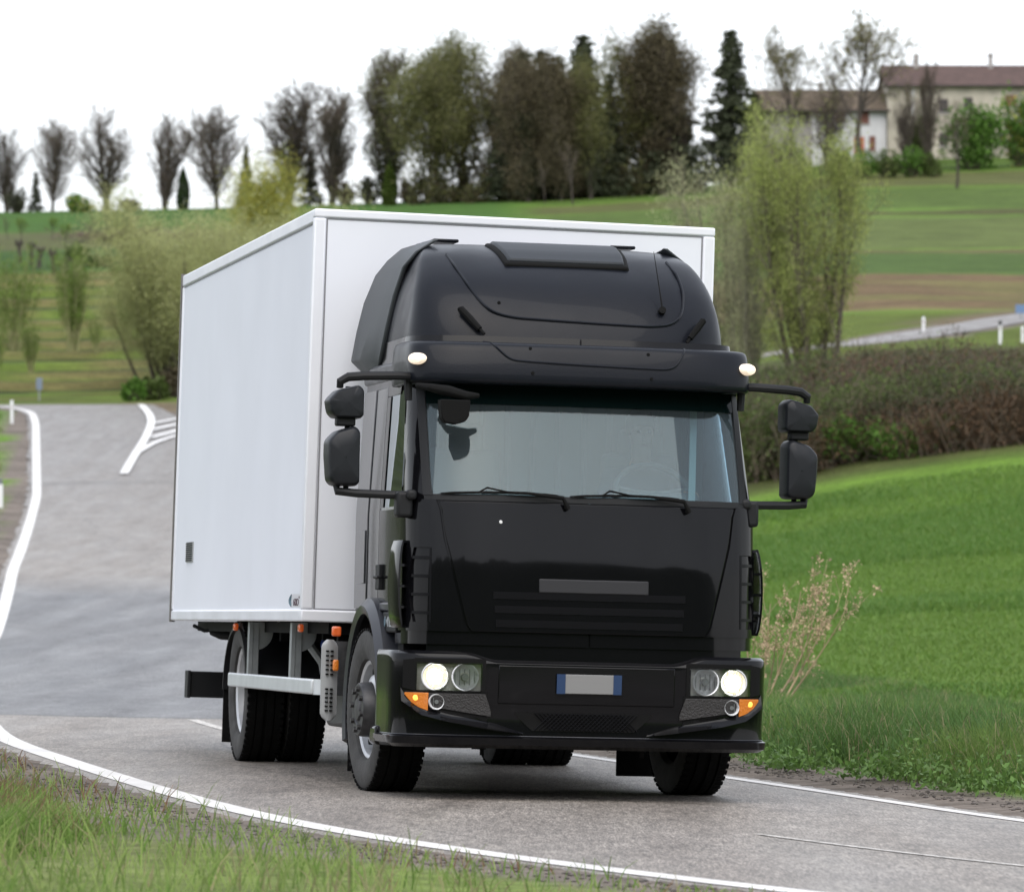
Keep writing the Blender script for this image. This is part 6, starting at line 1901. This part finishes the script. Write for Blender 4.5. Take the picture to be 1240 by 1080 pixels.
for px, py, w, h, m in ((1144, 127, .75, 1.15, SHU), (1174, 125, .75, 1.1, SHU), (1226, 121, .95, .95, SHB), (1095, 150, .8, 1.2, SHU), (1144, 168, .75, 1.1, SHU), (1185, 166, .75, 1.1, SHU), (1215, 165, .75, 1.1, SHU), (1262, 122, .8, 1.1, SHU), (1300, 122, .8, 1.1, SHU)): window(r, px, py, w, h, m)
chimney(rf, r, 1115, 58, 74, .42); chimney(rf, r, 1206, 57, 70, .36)
q = MB(); X, Z = hp(1107, 112); q.tube([(X - r.location.x, -.12, Z - r.location.z + .6), (X - r.location.x, -.12, 0)], .10, 8); q.build('downpipe', WWH, r)
a0, ae = hp(918, 130); a1 = x0 - 1.95; _, ar = hp(918, 104); _, ab = hp(918, 195)
r, rf = wall_with_roof('farmhouse', a0, a1, HY + .5, 7, ab, ae, ar, WWH, ROF2, .5, 'long lower farmhouse wing with an old brown roof, white wall and orange door')
for px, py, w, h, m in ((938, 142, .7, 1.0, SHU), (940, 180, .7, .9, SHU), (975, 140, 1.0, 1.0, SHU), (1019, 138, .85, 1.1, SHB), (1049, 140, .7, 1.1, SHB)): window(r, px, py, w, h, m)
window(r, 1042, 174, .85, 1.35, ORD, 'door'); window(r, 1058, 172, .5, 1.2, SHB, 'door')
q = MB(); X, Z = hp(930, 160); q.b2((X - r.location.x - .8, -.02, -1), (hp(985, 160)[0] - r.location.x, -.004, ae - ab - .002)); q.build('stained_wall', WGR, r)
for px, yt, yb in ((953, 93, 108), (998, 92, 110)): chimney(rf, r, px, yt, yb, .34)

# ------------------------------------------------------------------ the driver, dim behind the glass
def skin_figure():
    V_, E_, R_ = [], [], []
    def add(p, r, par=None):
        V_.append(p); R_.append(r)
        if par is not None: E_.append((par, len(V_) - 1))
        return len(V_) - 1
    pel = add((0, .02, 0), .15); ab = add((0, .04, .16), .135, pel); chst = add((0, .02, .36), .16, ab); nb = add((0, .01, .50), .075, chst)
    nk = add((0, -.005, .57), .055, nb); jaw = add((0, -.03, .63), .062, nk); hd_ = add((0, -.02, .72), .088, jaw); tp = add((0, -.01, .80), .070, hd_)
    for s in (-1, 1):
        hip = add((s * .10, -.06, -.02), .10, pel); kn = add((s * .17, -.46, .04), .07, hip); an = add((s * .17, -.56, -.34), .05, kn); add((s * .17, -.68, -.40), .04, an)
        shd = add((s * .19, .01, .44), .072, chst); el = add((s * .27, -.16, .24), .048, shd); wr = add((s * .21, -.36, .30), .030, el)
        pm = add((s * .205, -.42, .325), .034, wr)
        for k, (dx, dz) in enumerate(((-.028, .022), (-.010, .030), (.010, .028), (.028, .018))):
            a = add((s * .205 + dx, -.462, .330 + dz * .6), .010, pm); b = add((s * .205 + dx, -.485, .315 + dz * .3), .009, a); add((s * .205 + dx, -.470, .295), .008, b)
        t1 = add((s * .175, -.415, .345), .011, pm); add((s * .165, -.445, .35), .009, t1)
    return V_, E_, R_
V_, E_, R_ = skin_figure()
me = bpy.data.meshes.new('body_src'); me.from_pydata(V_, E_, []); o = bpy.data.objects.new('body_src', me); COL.objects.link(o)
sk = o.modifiers.new('skin', 'SKIN'); sk.use_smooth_shade = True
if not me.skin_vertices: me.skin_vertices.new()
for i, rr_ in enumerate(R_): me.skin_vertices[0].data[i].radius = (rr_, rr_ * (.72 if i in (0, 1, 2) else 1))
me.skin_vertices[0].data[0].use_root = True
o.modifiers.new('sub', 'SUBSURF').render_levels = 2; o.modifiers['sub'].levels = 2
dg = bpy.context.evaluated_depsgraph_get(); dg.update()
bm_ = bpy.data.meshes.new_from_object(o.evaluated_get(dg)); bpy.data.objects.remove(o)
bm_.materials.clear()
for m_ in (mat('skin_tone', (.34, .21, .15), .55), mat('blue_shirt', (.07, .10, .15), .85, noise=.1), mat('trousers', (.03, .035, .05), .9)): bm_.materials.append(m_)
for p_ in bm_.polygons:
    c = p_.center; p_.use_smooth = True
    p_.material_index = 0 if (c[2] > .525 or c[1] < -.345 and c[2] > .2) else (2 if c[2] < .07 else 1)
RW_ = Matrix.Rotation(YAW, 4, 'Z') @ Matrix([list(r_) + [0] for r_ in RCab] + [[0, 0, 0, 1]])
pt = Matrix.Translation((OX, OY, 0)) @ RW_ @ Vector((.565, 1.14, 1.52, 1))
dr_ = empty('person', pt[:3], YAW); tag(dr_, 'driver in a dark blue shirt with both hands on the steering wheel behind the windscreen', 'person')
obj_from(bm_, 'body', dr_)
hr = MB(); th_ = np.arange(20) * 2 * math.pi / 20
hr.grid(np.array([np.stack([.092 * f * np.cos(th_), -.012 + .022 + .100 * f * np.sin(th_) * 1.0, np.full(20, z)], 1) for z, f in ((.70, .92), (.74, 1.0), (.79, .96), (.83, .72), (.85, .40), (.856, .02))]), closed_u=True)
hr.build('hair', mat('dark_hair', (.03, .022, .018), .8), dr_)
fc = MB(); fc.prism([(-.014, .655), (.014, .655), (.008, .70), (-.008, .70)], 'y', -.130, -.095); fc.build('nose', mat('skin_tone', (.3, .2, .15)), dr_, bevel=.005)
for s in (-1, 1):
    ey = MB(); ey.lathe([(-.010, .001), (-.007, .009), (.0, .012), (.01, .009)], (s * .032, -.104, .715), 'y', 12); ey.build('eye', GAP, dr_)
mo = MB(); mo.box((0, -.098, .635), (.045, .012, .008)); mo.build('mouth', mat('lip', (.25, .10, .09), .6), dr_)
